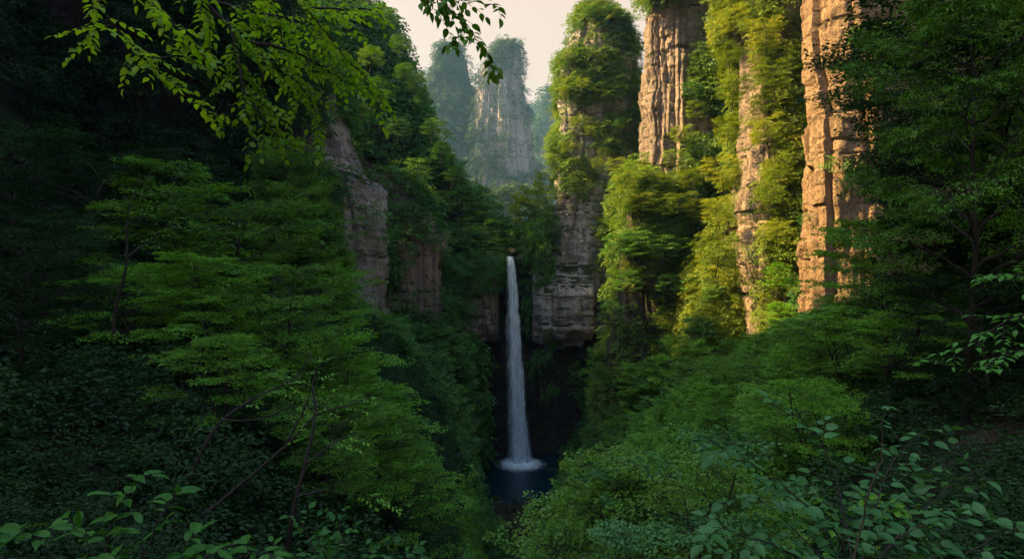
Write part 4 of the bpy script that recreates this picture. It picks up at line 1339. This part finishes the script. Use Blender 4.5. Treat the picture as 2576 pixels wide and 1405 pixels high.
# ------------------------------------------------------------------ water
def water():
    m, nt, out = newmat('pool_water')
    L = nt.links
    b = N(nt, 'ShaderNodeBsdfPrincipled')
    b.inputs['Base Color'].default_value = (.002, .022, .032, 1)
    b.inputs['Roughness'].default_value = .1
    b.inputs['Specular IOR Level'].default_value = .4
    n = N(nt, 'ShaderNodeTexNoise')
    n.inputs['Scale'].default_value = 2.5
    n.inputs['Detail'].default_value = 5
    geo = N(nt, 'ShaderNodeNewGeometry')
    L.new(geo.outputs['Position'], n.inputs['Vector'])
    bp = N(nt, 'ShaderNodeBump')
    bp.inputs['Strength'].default_value = .5
    bp.inputs['Distance'].default_value = .25
    L.new(n.outputs[0], bp.inputs['Height'])
    L.new(bp.outputs[0], b.inputs['Normal'])
    L.new(b.outputs[0], out.inputs[0])
    n_ = 96
    a = np.arange(n_) / n_ * 2 * math.pi
    rr = 1 + .12 * fbm(np.stack([np.cos(a) * 1.5, np.sin(a) * 1.5, a * 0], -1), 3, 3)
    V = np.stack([.8 + np.cos(a) * 15 * rr, 109 + np.sin(a) * 21 * rr, np.full(n_, -40.2)], -1)
    V = np.vstack([V, [[.8, 109, -40.2]]])
    i = np.arange(n_)
    me = mesh_from('pool', V, [np.stack([i, (i + 1) % n_, np.full(n_, n_)], -1)], m)
    link('pool_water', me, None, 'dark teal plunge pool under the waterfall', 'water', None, 'structure')

    # falling water
    def fall_mat(name, lo, hi, col=(.78, .92, 1.0)):
        m, nt, out = newmat(name)
        L = nt.links
        geo = N(nt, 'ShaderNodeNewGeometry')
        mp = N(nt, 'ShaderNodeMapping')
        mp.inputs['Scale'].default_value = (5.5, 5.5, .35)
        L.new(geo.outputs['Position'], mp.inputs[0])
        n = N(nt, 'ShaderNodeTexNoise')
        n.inputs['Scale'].default_value = 1
        n.inputs['Detail'].default_value = 7
        n.inputs['Roughness'].default_value = .65
        L.new(mp.outputs[0], n.inputs['Vector'])
        mp2 = N(nt, 'ShaderNodeMapping')
        mp2.inputs['Scale'].default_value = (7, 7, 2.5)
        L.new(geo.outputs['Position'], mp2.inputs[0])
        nb = N(nt, 'ShaderNodeTexNoise')
        nb.inputs['Scale'].default_value = 1
        nb.inputs['Detail'].default_value = 4
        L.new(mp2.outputs[0], nb.inputs['Vector'])
        av = N(nt, 'ShaderNodeMath', operation='MULTIPLY_ADD')
        L.new(nb.outputs[0], av.inputs[0])
        av.inputs[1].default_value = .3
        sb = N(nt, 'ShaderNodeMath', operation='SUBTRACT')
        L.new(n.outputs[0], sb.inputs[0])
        sb.inputs[1].default_value = .15
        L.new(sb.outputs[0], av.inputs[2])
        mr = N(nt, 'ShaderNodeMapRange')
        mr.inputs['From Min'].default_value = .43
        mr.inputs['From Max'].default_value = .57
        mr.inputs['To Min'].default_value = lo
        mr.inputs['To Max'].default_value = hi
        L.new(av.outputs[0], mr.inputs['Value'])
        # veils thin out towards their own edges
        at = N(nt, 'ShaderNodeAttribute', attribute_name='v')
        ml = N(nt, 'ShaderNodeMath', operation='MULTIPLY')
        L.new(mr.outputs[0], ml.inputs[0])
        L.new(at.outputs['Fac'], ml.inputs[1])
        d = N(nt, 'ShaderNodeBsdfDiffuse')
        d.inputs[0].default_value = (*col, 1)
        t = N(nt, 'ShaderNodeBsdfTranslucent')
        t.inputs[0].default_value = (*col, 1)
        ms = N(nt, 'ShaderNodeMixShader')
        ms.inputs[0].default_value = .4
        L.new(d.outputs[0], ms.inputs[1])
        L.new(t.outputs[0], ms.inputs[2])
        tr = N(nt, 'ShaderNodeBsdfTransparent')
        m2 = N(nt, 'ShaderNodeMixShader')
        L.new(ml.outputs[0], m2.inputs[0])
        L.new(tr.outputs[0], m2.inputs[1])
        L.new(ms.outputs[0], m2.inputs[2])
        L.new(m2.outputs[0], out.inputs[0])
        return m

    def ribbon(cpath, seed, depth=.5):
        """cpath rows: z, xc, halfwidth, y"""
        c = np.array(cpath, float)
        zs = np.arange(c[:, 0].min(), c[:, 0].max(), .22)[::-1]
        o = np.argsort(c[:, 0])
        xc, hw, yy = (np.interp(zs, c[o, 0], c[o, k]) for k in (1, 2, 3))
        nu = 64
        th = np.arange(nu) / nu * 2 * math.pi
        X = xc[:, None] + hw[:, None] * np.cos(th)
        Yy = yy[:, None] - (depth * np.minimum(1, hw / hw.max() + .3))[:, None] * np.sin(th)
        Z = np.repeat(zs[:, None], nu, 1)
        q = np.stack([X * 2.2, Yy * 2, Z * .12], -1)
        d = fbm(q, seed, 4)
        X = X + np.cos(th) * (d * .25 + .22 * fbm(np.stack([np.sign(np.cos(th)) * np.ones_like(X), Yy * 0, Z * .5], -1), seed + 5, 3))
        Yy = Yy - np.sin(th) * d * .35
        V = np.stack([X, Yy, Z], -1).reshape(-1, 3)
        edge = np.repeat((1 - np.abs(np.cos(th)) ** 3)[None], len(zs), 0).ravel()
        return V, grid_faces(nu, len(zs)), edge
    root = bpy.data.objects.new('waterfall', None)
    COL.objects.link(root)
    root['label'] = 'tall narrow white waterfall dropping into the dark pool'
    root['category'] = 'waterfall'
    root.location = (2, 119, -40.2)

    def part(name, cpath, mat, seed, depth=.5):
        V, Fc, e = ribbon(cpath, seed, depth)
        V = V - np.array([2, 119, -40.2])
        link(name, mesh_from(name, V, [Fc], mat, {'v': e}, True), root)
    X_ = lambda px, y=120: (px - CX) / F * y
    core = [(1.45, X_(1281), .55, 123.4), (1.2, X_(1283), .7, 122.3), (.8, X_(1284), .72, 121.4), (-.5, X_(1286), .78, 120.8), (-5, X_(1290), .95, 120.3), (-12, X_(1295), 1.15, 120), (-22, X_(1300), 1.4, 119.6), (-32, X_(1305), 1.55, 119.3), (-40.3, X_(1309), 1.75, 119)]
    part('main_stream', core, fall_mat('falling_water', .55, 1.0), 301, .6)
    veil = [(z, x - (.1 if z > 0 else .3 * min(1, (1 - z) / 10)), hw * (1.15 if z > -6 else 1.4), y + .5) for z, x, hw, y in core]
    part('outer_veil', veil, fall_mat('thin_falling_water', 0.0, .5, (.7, .8, .88)), 302, .9)
    for q, (dx, z0, z1, hw_) in enumerate([(-.55, -4, -27, .22), (.75, -9, -38, .26), (-.8, -16, -40.2, .3), (1.25, -22, -40.2, .28)]):
        st_ = [(z0, float(np.interp(-z0, [-1, 12, 40], [X_(1284), X_(1295), X_(1309)])) + dx * .6, .06, 120.1), ((z0 + z1) / 2, float(np.interp(-(z0 + z1) / 2, [-1, 12, 40], [X_(1284), X_(1295), X_(1309)])) + dx, hw_, 119.6),
               (z1, float(np.interp(-z1, [-1, 12, 40], [X_(1284), X_(1295), X_(1309)])) + dx * 1.5, hw_ * 1.4, 119.3)]
        part('loose_strand', st_, fall_mat('strand_water_%d' % q, .05, .75), 310 + q, .2)
    side = [(-31, X_(1322), .15, 121), (-34, X_(1326), .6, 120.6), (-37, X_(1328), .9, 120.4), (-40.3, X_(1331), 1.2, 120.2)]
    part('side_trickle', side, fall_mat('trickle_water', .0, .45, (.5, .64, .74)), 303, .3)
    # foam
    mf, nt, out = newmat('foam')
    L = nt.links
    geo = N(nt, 'ShaderNodeNewGeometry')
    n = N(nt, 'ShaderNodeTexNoise')
    n.inputs['Scale'].default_value = 3.2
    n.inputs['Detail'].default_value = 6
    n.inputs['Roughness'].default_value = .7
    L.new(geo.outputs['Position'], n.inputs['Vector'])
    at = N(nt, 'ShaderNodeAttribute', attribute_name='v')
    ad = N(nt, 'ShaderNodeMath', operation='ADD')
    L.new(n.outputs[0], ad.inputs[0])
    L.new(at.outputs['Fac'], ad.inputs[1])
    mr = N(nt, 'ShaderNodeMapRange')
    mr.inputs['From Min'].default_value = .62
    mr.inputs['From Max'].default_value = 1.1
    L.new(ad.outputs[0], mr.inputs['Value'])
    d = N(nt, 'ShaderNodeBsdfDiffuse')
    d.inputs[0].default_value = (.8, .92, .95, 1)
    tr = N(nt, 'ShaderNodeBsdfTransparent')
    m2 = N(nt, 'ShaderNodeMixShader')
    L.new(mr.outputs[0], m2.inputs[0])
    L.new(tr.outputs[0], m2.inputs[1])
    L.new(d.outputs[0], m2.inputs[2])
    L.new(m2.outputs[0], out.inputs[0])
    nr, na = 40, 120
    r = np.linspace(.05, 1, nr)
    a = np.arange(na) / na * 2 * math.pi
    Rr, Aa = np.meshgrid(r, a, indexing='ij')
    X = Rr * np.cos(Aa) * 5.4
    Yy = Rr * np.sin(Aa) * 5.0
    ns = fbm(np.stack([X * 1.5, Yy * 1.5, X * 0], -1), 9, 4)
    Z = .06 + (.45 * np.exp(-(Rr * 2.2) ** 2) + .16) * (ns * .7 + .6) * (1 - Rr ** 3)
    V = np.stack([X, Yy, Z], -1).reshape(-1, 3) + np.array([X_(1309) - 2, 0, 0])
    vv = (1 - Rr).ravel() * .85 + .06
    link('foam', mesh_from('foam', V, [grid_faces(na, nr)], mf, {'v': vv}, True), root)
    # mist drifting round the foot: a soft puff of air-borne water
    mm = bpy.data.materials.new('mist_air')
    mm.use_nodes = True
    nt = mm.node_tree
    nt.nodes.clear()
    o_ = nt.nodes.new('ShaderNodeOutputMaterial')
    pv = nt.nodes.new('ShaderNodeVolumePrincipled')
    pv.inputs['Color'].default_value = (.8, .92, 1, 1)
    tc = nt.nodes.new('ShaderNodeTexCoord')
    ln = nt.nodes.new('ShaderNodeVectorMath')
    ln.operation = 'LENGTH'
    nt.links.new(tc.outputs['Object'], ln.inputs[0])
    mq = nt.nodes.new('ShaderNodeMapRange')
    mq.inputs['From Min'].default_value = .95
    mq.inputs['From Max'].default_value = .1
    mq.inputs['To Max'].default_value = .22
    nt.links.new(ln.outputs['Value'], mq.inputs['Value'])
    nt.links.new(mq.outputs[0], pv.inputs['Density'])
    nt.links.new(pv.outputs[0], o_.inputs['Volume'])
    nph, nth = 10, 20
    ph = np.linspace(.05, math.pi - .05, nph)
    tt = np.arange(nth) / nth * 2 * math.pi
    Pp, Tt = np.meshgrid(ph, tt, indexing='ij')
    Vm = np.stack([np.sin(Pp) * np.cos(Tt), np.sin(Pp) * np.sin(Tt), np.cos(Pp)], -1).reshape(-1, 3)
    Vm = np.vstack([Vm, [[0, 0, 1.0]], [[0, 0, -1.0]]])
    ii = np.arange(nth)
    c1 = np.stack([(ii + 1) % nth, ii, np.full(nth, nph * nth)], -1)
    c2 = np.stack([(nph - 1) * nth + ii, (nph - 1) * nth + (ii + 1) % nth, np.full(nth, nph * nth + 1)], -1)
    mo = link('mist', mesh_from('mist', Vm, [grid_faces(nth, nph), c1[:, ::-1], c2[:, ::-1]], mm), root)
    mo['kind'] = 'stuff'
    mo.location = (X_(1309) - 2, 0, 1.2)
    mo.scale = (3.4, 3.0, 4.2)
    # droplets flung out round the foot
    rng = np.random.default_rng(4)
    k = 500
    aa = rng.random(k) * 6.283
    r_ = 1.0 + 3.2 * rng.random(k) ** .8
    hh = .1 + rng.random(k) ** 2.5 * 1.3 * (1 - (r_ - 1) / 3.8)
    c = np.stack([X_(1309) - 2 + np.cos(aa) * r_, np.sin(aa) * r_, hh], -1)
    s = (.03 + .05 * rng.random(k))[:, None, None]
    oc = np.array([[1, 0, 0], [-1, 0, 0], [0, 1, 0], [0, -1, 0], [0, 0, 1.6], [0, 0, -1.6]], float)
    V = (c[:, None] + oc[None] * s).reshape(-1, 3)
    tf = np.array([[0, 2, 4], [2, 1, 4], [1, 3, 4], [3, 0, 4], [2, 0, 5], [1, 2, 5], [3, 1, 5], [0, 3, 5]])
    Fc = (np.arange(k)[:, None, None] * 6 + tf[None]).reshape(-1, 3)
    ms, nt, out = newmat('spray_drops')
    dd = N(nt, 'ShaderNodeBsdfDiffuse')
    dd.inputs[0].default_value = (.6, .75, .82, 1)
    nt.links.new(dd.outputs[0], out.inputs[0])
    sp = link('spray', mesh_from('spray', V, [Fc], ms), root)
    sp['kind'] = 'stuff'


water()


# ------------------------------------------------------------------ stones
def boulder(name, loc, size, seed, mat, label, cat, group=None):
    rng = np.random.default_rng(seed)
    nu, nv = 28, 16
    th = np.arange(nu) / nu * 2 * math.pi
    ph = np.linspace(.02, math.pi - .02, nv)
    P, T = np.meshgrid(ph, th, indexing='ij')
    d = np.stack([np.sin(P) * np.cos(T), np.sin(P) * np.sin(T), np.cos(P)], -1)
    # facet by clipping with random planes
    r = np.ones(P.shape)
    for _ in range(12):
        n = norm(rng.normal(0, 1, 3))
        k = d @ n
        r = np.minimum(r, np.where(k > .05, .72 / np.maximum(k, .05), 9))
    r = r * (1 + .1 * fbm(d * 2.5, seed, 4))
    V = (d * r[..., None]).reshape(-1, 3) * np.array(size)
    me = mesh_from(name, V, [grid_faces(nu, nv)[:, ::-1]], M[mat])
    o = link(name, me, None, label, cat, group, None, loc)
    o.rotation_euler = (rng.normal(0, .2), rng.normal(0, .2), rng.random() * 6)
    return o


def stones():
    rng = np.random.default_rng(8)
    # ledge blocks at the lip
    for i, (px, py, w, lb) in enumerate([(1290, 628, 1.9, 'pale flat stone block spanning the stream at the very lip of the waterfall'), (1306, 644, 1.0, 'rounded pale block on the right edge of the waterfall lip'), (1266, 648, .9, 'dark block on the left edge of the waterfall lip')]):
        x, y, z = W(px, py, 122.6)
        boulder('boulder', (x, y, z - .2), (w, 1.0, .7), 400 + i, 'rock_tan' if i < 2 else 'rock_moss', lb, 'boulder')
    B = [(1395, 1195, 116, 2.0, 'reddish boulder at the right shore of the pool'), (1365, 1230, 107, 1.2, 'boulder on the right shore nearest the stony bank'), (1225, 1235, 106, 1.1, 'wet dark boulder on the left shore of the pool'),
         (1330, 1268, 99, 1.2, 'small pale stone on the stony shore near the water'), (1285, 1305, 94, 1.3, 'flat stone in the middle of the stony shore'), (1250, 1262, 101, 1.6, 'dark stone on the left end of the stony shore'), (1296, 1256, 101.5, 1.0, 'small dark stone at the water edge below the foam'), (1385, 1250, 103, .9, 'brown stone half hidden by the pale-leaved sapling')]
    for i, (px, py, y, s, lb) in enumerate(B):
        x = (px - CX) / F * y
        boulder('boulder', (x, y, float(terrain_h(x, y)) + s * .25), (s, s * .8, s * .6), 420 + i, 'rock_brown' if i % 2 else 'rock_moss', lb, 'boulder')
    # scattered stones: too many to count
    k = 1500
    y = 72 + 34 * rng.random(k)
    x = .4 + (rng.random(k) * 2 - 1) * np.interp(y, [72, 90, 106], [3.5, 6, 8])
    z = terrain_h(x, y)
    s = .08 + .35 * rng.random(k) ** 4
    oc = norm(np.array([[1, 0, 0], [.6, .9, 0], [-.5, .9, 0], [-1, 0, 0], [-.6, -.9, 0], [.5, -.8, 0], [.2, .1, .9], [0, 0, -1]], float))
    jit = 1 + .35 * rng.normal(0, 1, (k, 8, 1)).clip(-1, 1)
    V = np.stack([x, y, z], -1)[:, None] + oc[None] * jit * s[:, None, None] * np.array([1, 1, .6])
    tf = [[i, (i + 1) % 6, 6] for i in range(6)] + [[(i + 1) % 6, i, 7] for i in range(6)]
    Fc = (np.arange(k)[:, None, None] * 8 + np.array(tf)[None]).reshape(-1, 3)
    link('pebbles', mesh_from('pebbles', V.reshape(-1, 3), [Fc], M['rock_moss']), None, 'loose pebbles of the dark stony shore', 'pebbles', None, 'stuff')


stones()


# ------------------------------------------------------------------ haze
def haze():
    m = bpy.data.materials.new('haze_air')
    m.use_nodes = True
    nt = m.node_tree
    nt.nodes.clear()
    out = nt.nodes.new('ShaderNodeOutputMaterial')
    v = nt.nodes.new('ShaderNodeVolumePrincipled')
    v.inputs['Color'].default_value = (.28, .62, 1.0, 1)
    v.inputs['Density'].default_value = .00014
    v.inputs['Anisotropy'].default_value = .3
    nt.links.new(v.outputs[0], out.inputs['Volume'])
    x0, x1, y0, y1, z0, z1 = -820, 820, -65, 1900, -160, 480
    V = [(x, y, z) for x in (x0, x1) for y in (y0, y1) for z in (z0, z1)]
    Fc = [(0, 1, 3, 2), (4, 6, 7, 5), (0, 4, 5, 1), (2, 3, 7, 6), (0, 2, 6, 4), (1, 5, 7, 3)]
    me = mesh_from('haze', V, [np.array(Fc)], m)
    link('haze', me, None, 'thin blue morning haze filling the gorge', 'haze', None, 'stuff')


haze()

# ------------------------------------------------------------------ light, world, camera
SUN_AZ, SUN_EL = R(-86), R(43)      # azimuth from +Y, towards +X
sd = Vector((math.cos(SUN_EL) * math.sin(SUN_AZ), math.cos(SUN_EL) * math.cos(SUN_AZ), math.sin(SUN_EL)))
sl = bpy.data.lights.new('sun', 'SUN')
sl.energy = 5.0
sl.angle = R(.6)
sl.color = (1.0, .64, .22)
so = bpy.data.objects.new('sun', sl)
COL.objects.link(so)
so.rotation_euler = sd.to_track_quat('Z', 'Y').to_euler()

w = bpy.data.worlds.new('World')
sc.world = w
w.use_nodes = True
nt = w.node_tree
nt.nodes.clear()
L = nt.links
sky = nt.nodes.new('ShaderNodeTexSky')
sky.sky_type = 'NISHITA'
sky.sun_disc = False
sky.sun_elevation = SUN_EL
sky.sun_rotation = SUN_AZ
sky.air_density = 1.2
sky.dust_density = 3.0
bg = nt.nodes.new('ShaderNodeBackground')
bg.inputs['Strength'].default_value = .1
# thin warm overcast veil towards the horizon
geo = nt.nodes.new('ShaderNodeTexCoord')
sp = nt.nodes.new('ShaderNodeSeparateXYZ')
L.new(geo.outputs['Generated'], sp.inputs[0])
mr = nt.nodes.new('ShaderNodeMapRange')
mr.inputs['From Min'].default_value = .41
mr.inputs['From Max'].default_value = .54
mr.inputs['To Min'].default_value = .92
mr.inputs['To Max'].default_value = .0
L.new(sp.outputs[2], mr.inputs['Value'])
mx = nt.nodes.new('ShaderNodeMix')
mx.data_type = 'RGBA'
L.new(mr.outputs[0], mx.inputs[0])
L.new(sky.outputs[0], mx.inputs[6])
mx.inputs[7].default_value = (2.3, 1.62, 1.12, 1)
L.new(mx.outputs[2], bg.inputs[0])
wo = nt.nodes.new('ShaderNodeOutputWorld')
L.new(bg.outputs[0], wo.inputs[0])

cam = bpy.data.cameras.new('camera')
cam.sensor_width = 36
cam.lens = 36 * F / 2576
cam.shift_y = -(1405 / 2 - H0) / 2576
cam.clip_start = .1
cam.clip_end = 6000
co = bpy.data.objects.new('camera', cam)
COL.objects.link(co)
co.location = (0, 0, 0)
co.rotation_euler = (R(90), 0, 0)
sc.camera = co

sc.render.engine = 'CYCLES'
c = sc.cycles
c.use_denoising = True
c.max_bounces = 7
c.diffuse_bounces = 3
c.glossy_bounces = 2
c.transmission_bounces = 3
c.volume_bounces = 1
c.transparent_max_bounces = 12
c.use_adaptive_sampling = True
c.adaptive_threshold = .02
sc.view_settings.view_transform = 'Standard'
sc.view_settings.look = 'None'
sc.view_settings.exposure = 2.12
sc.view_settings.gamma = 1.0
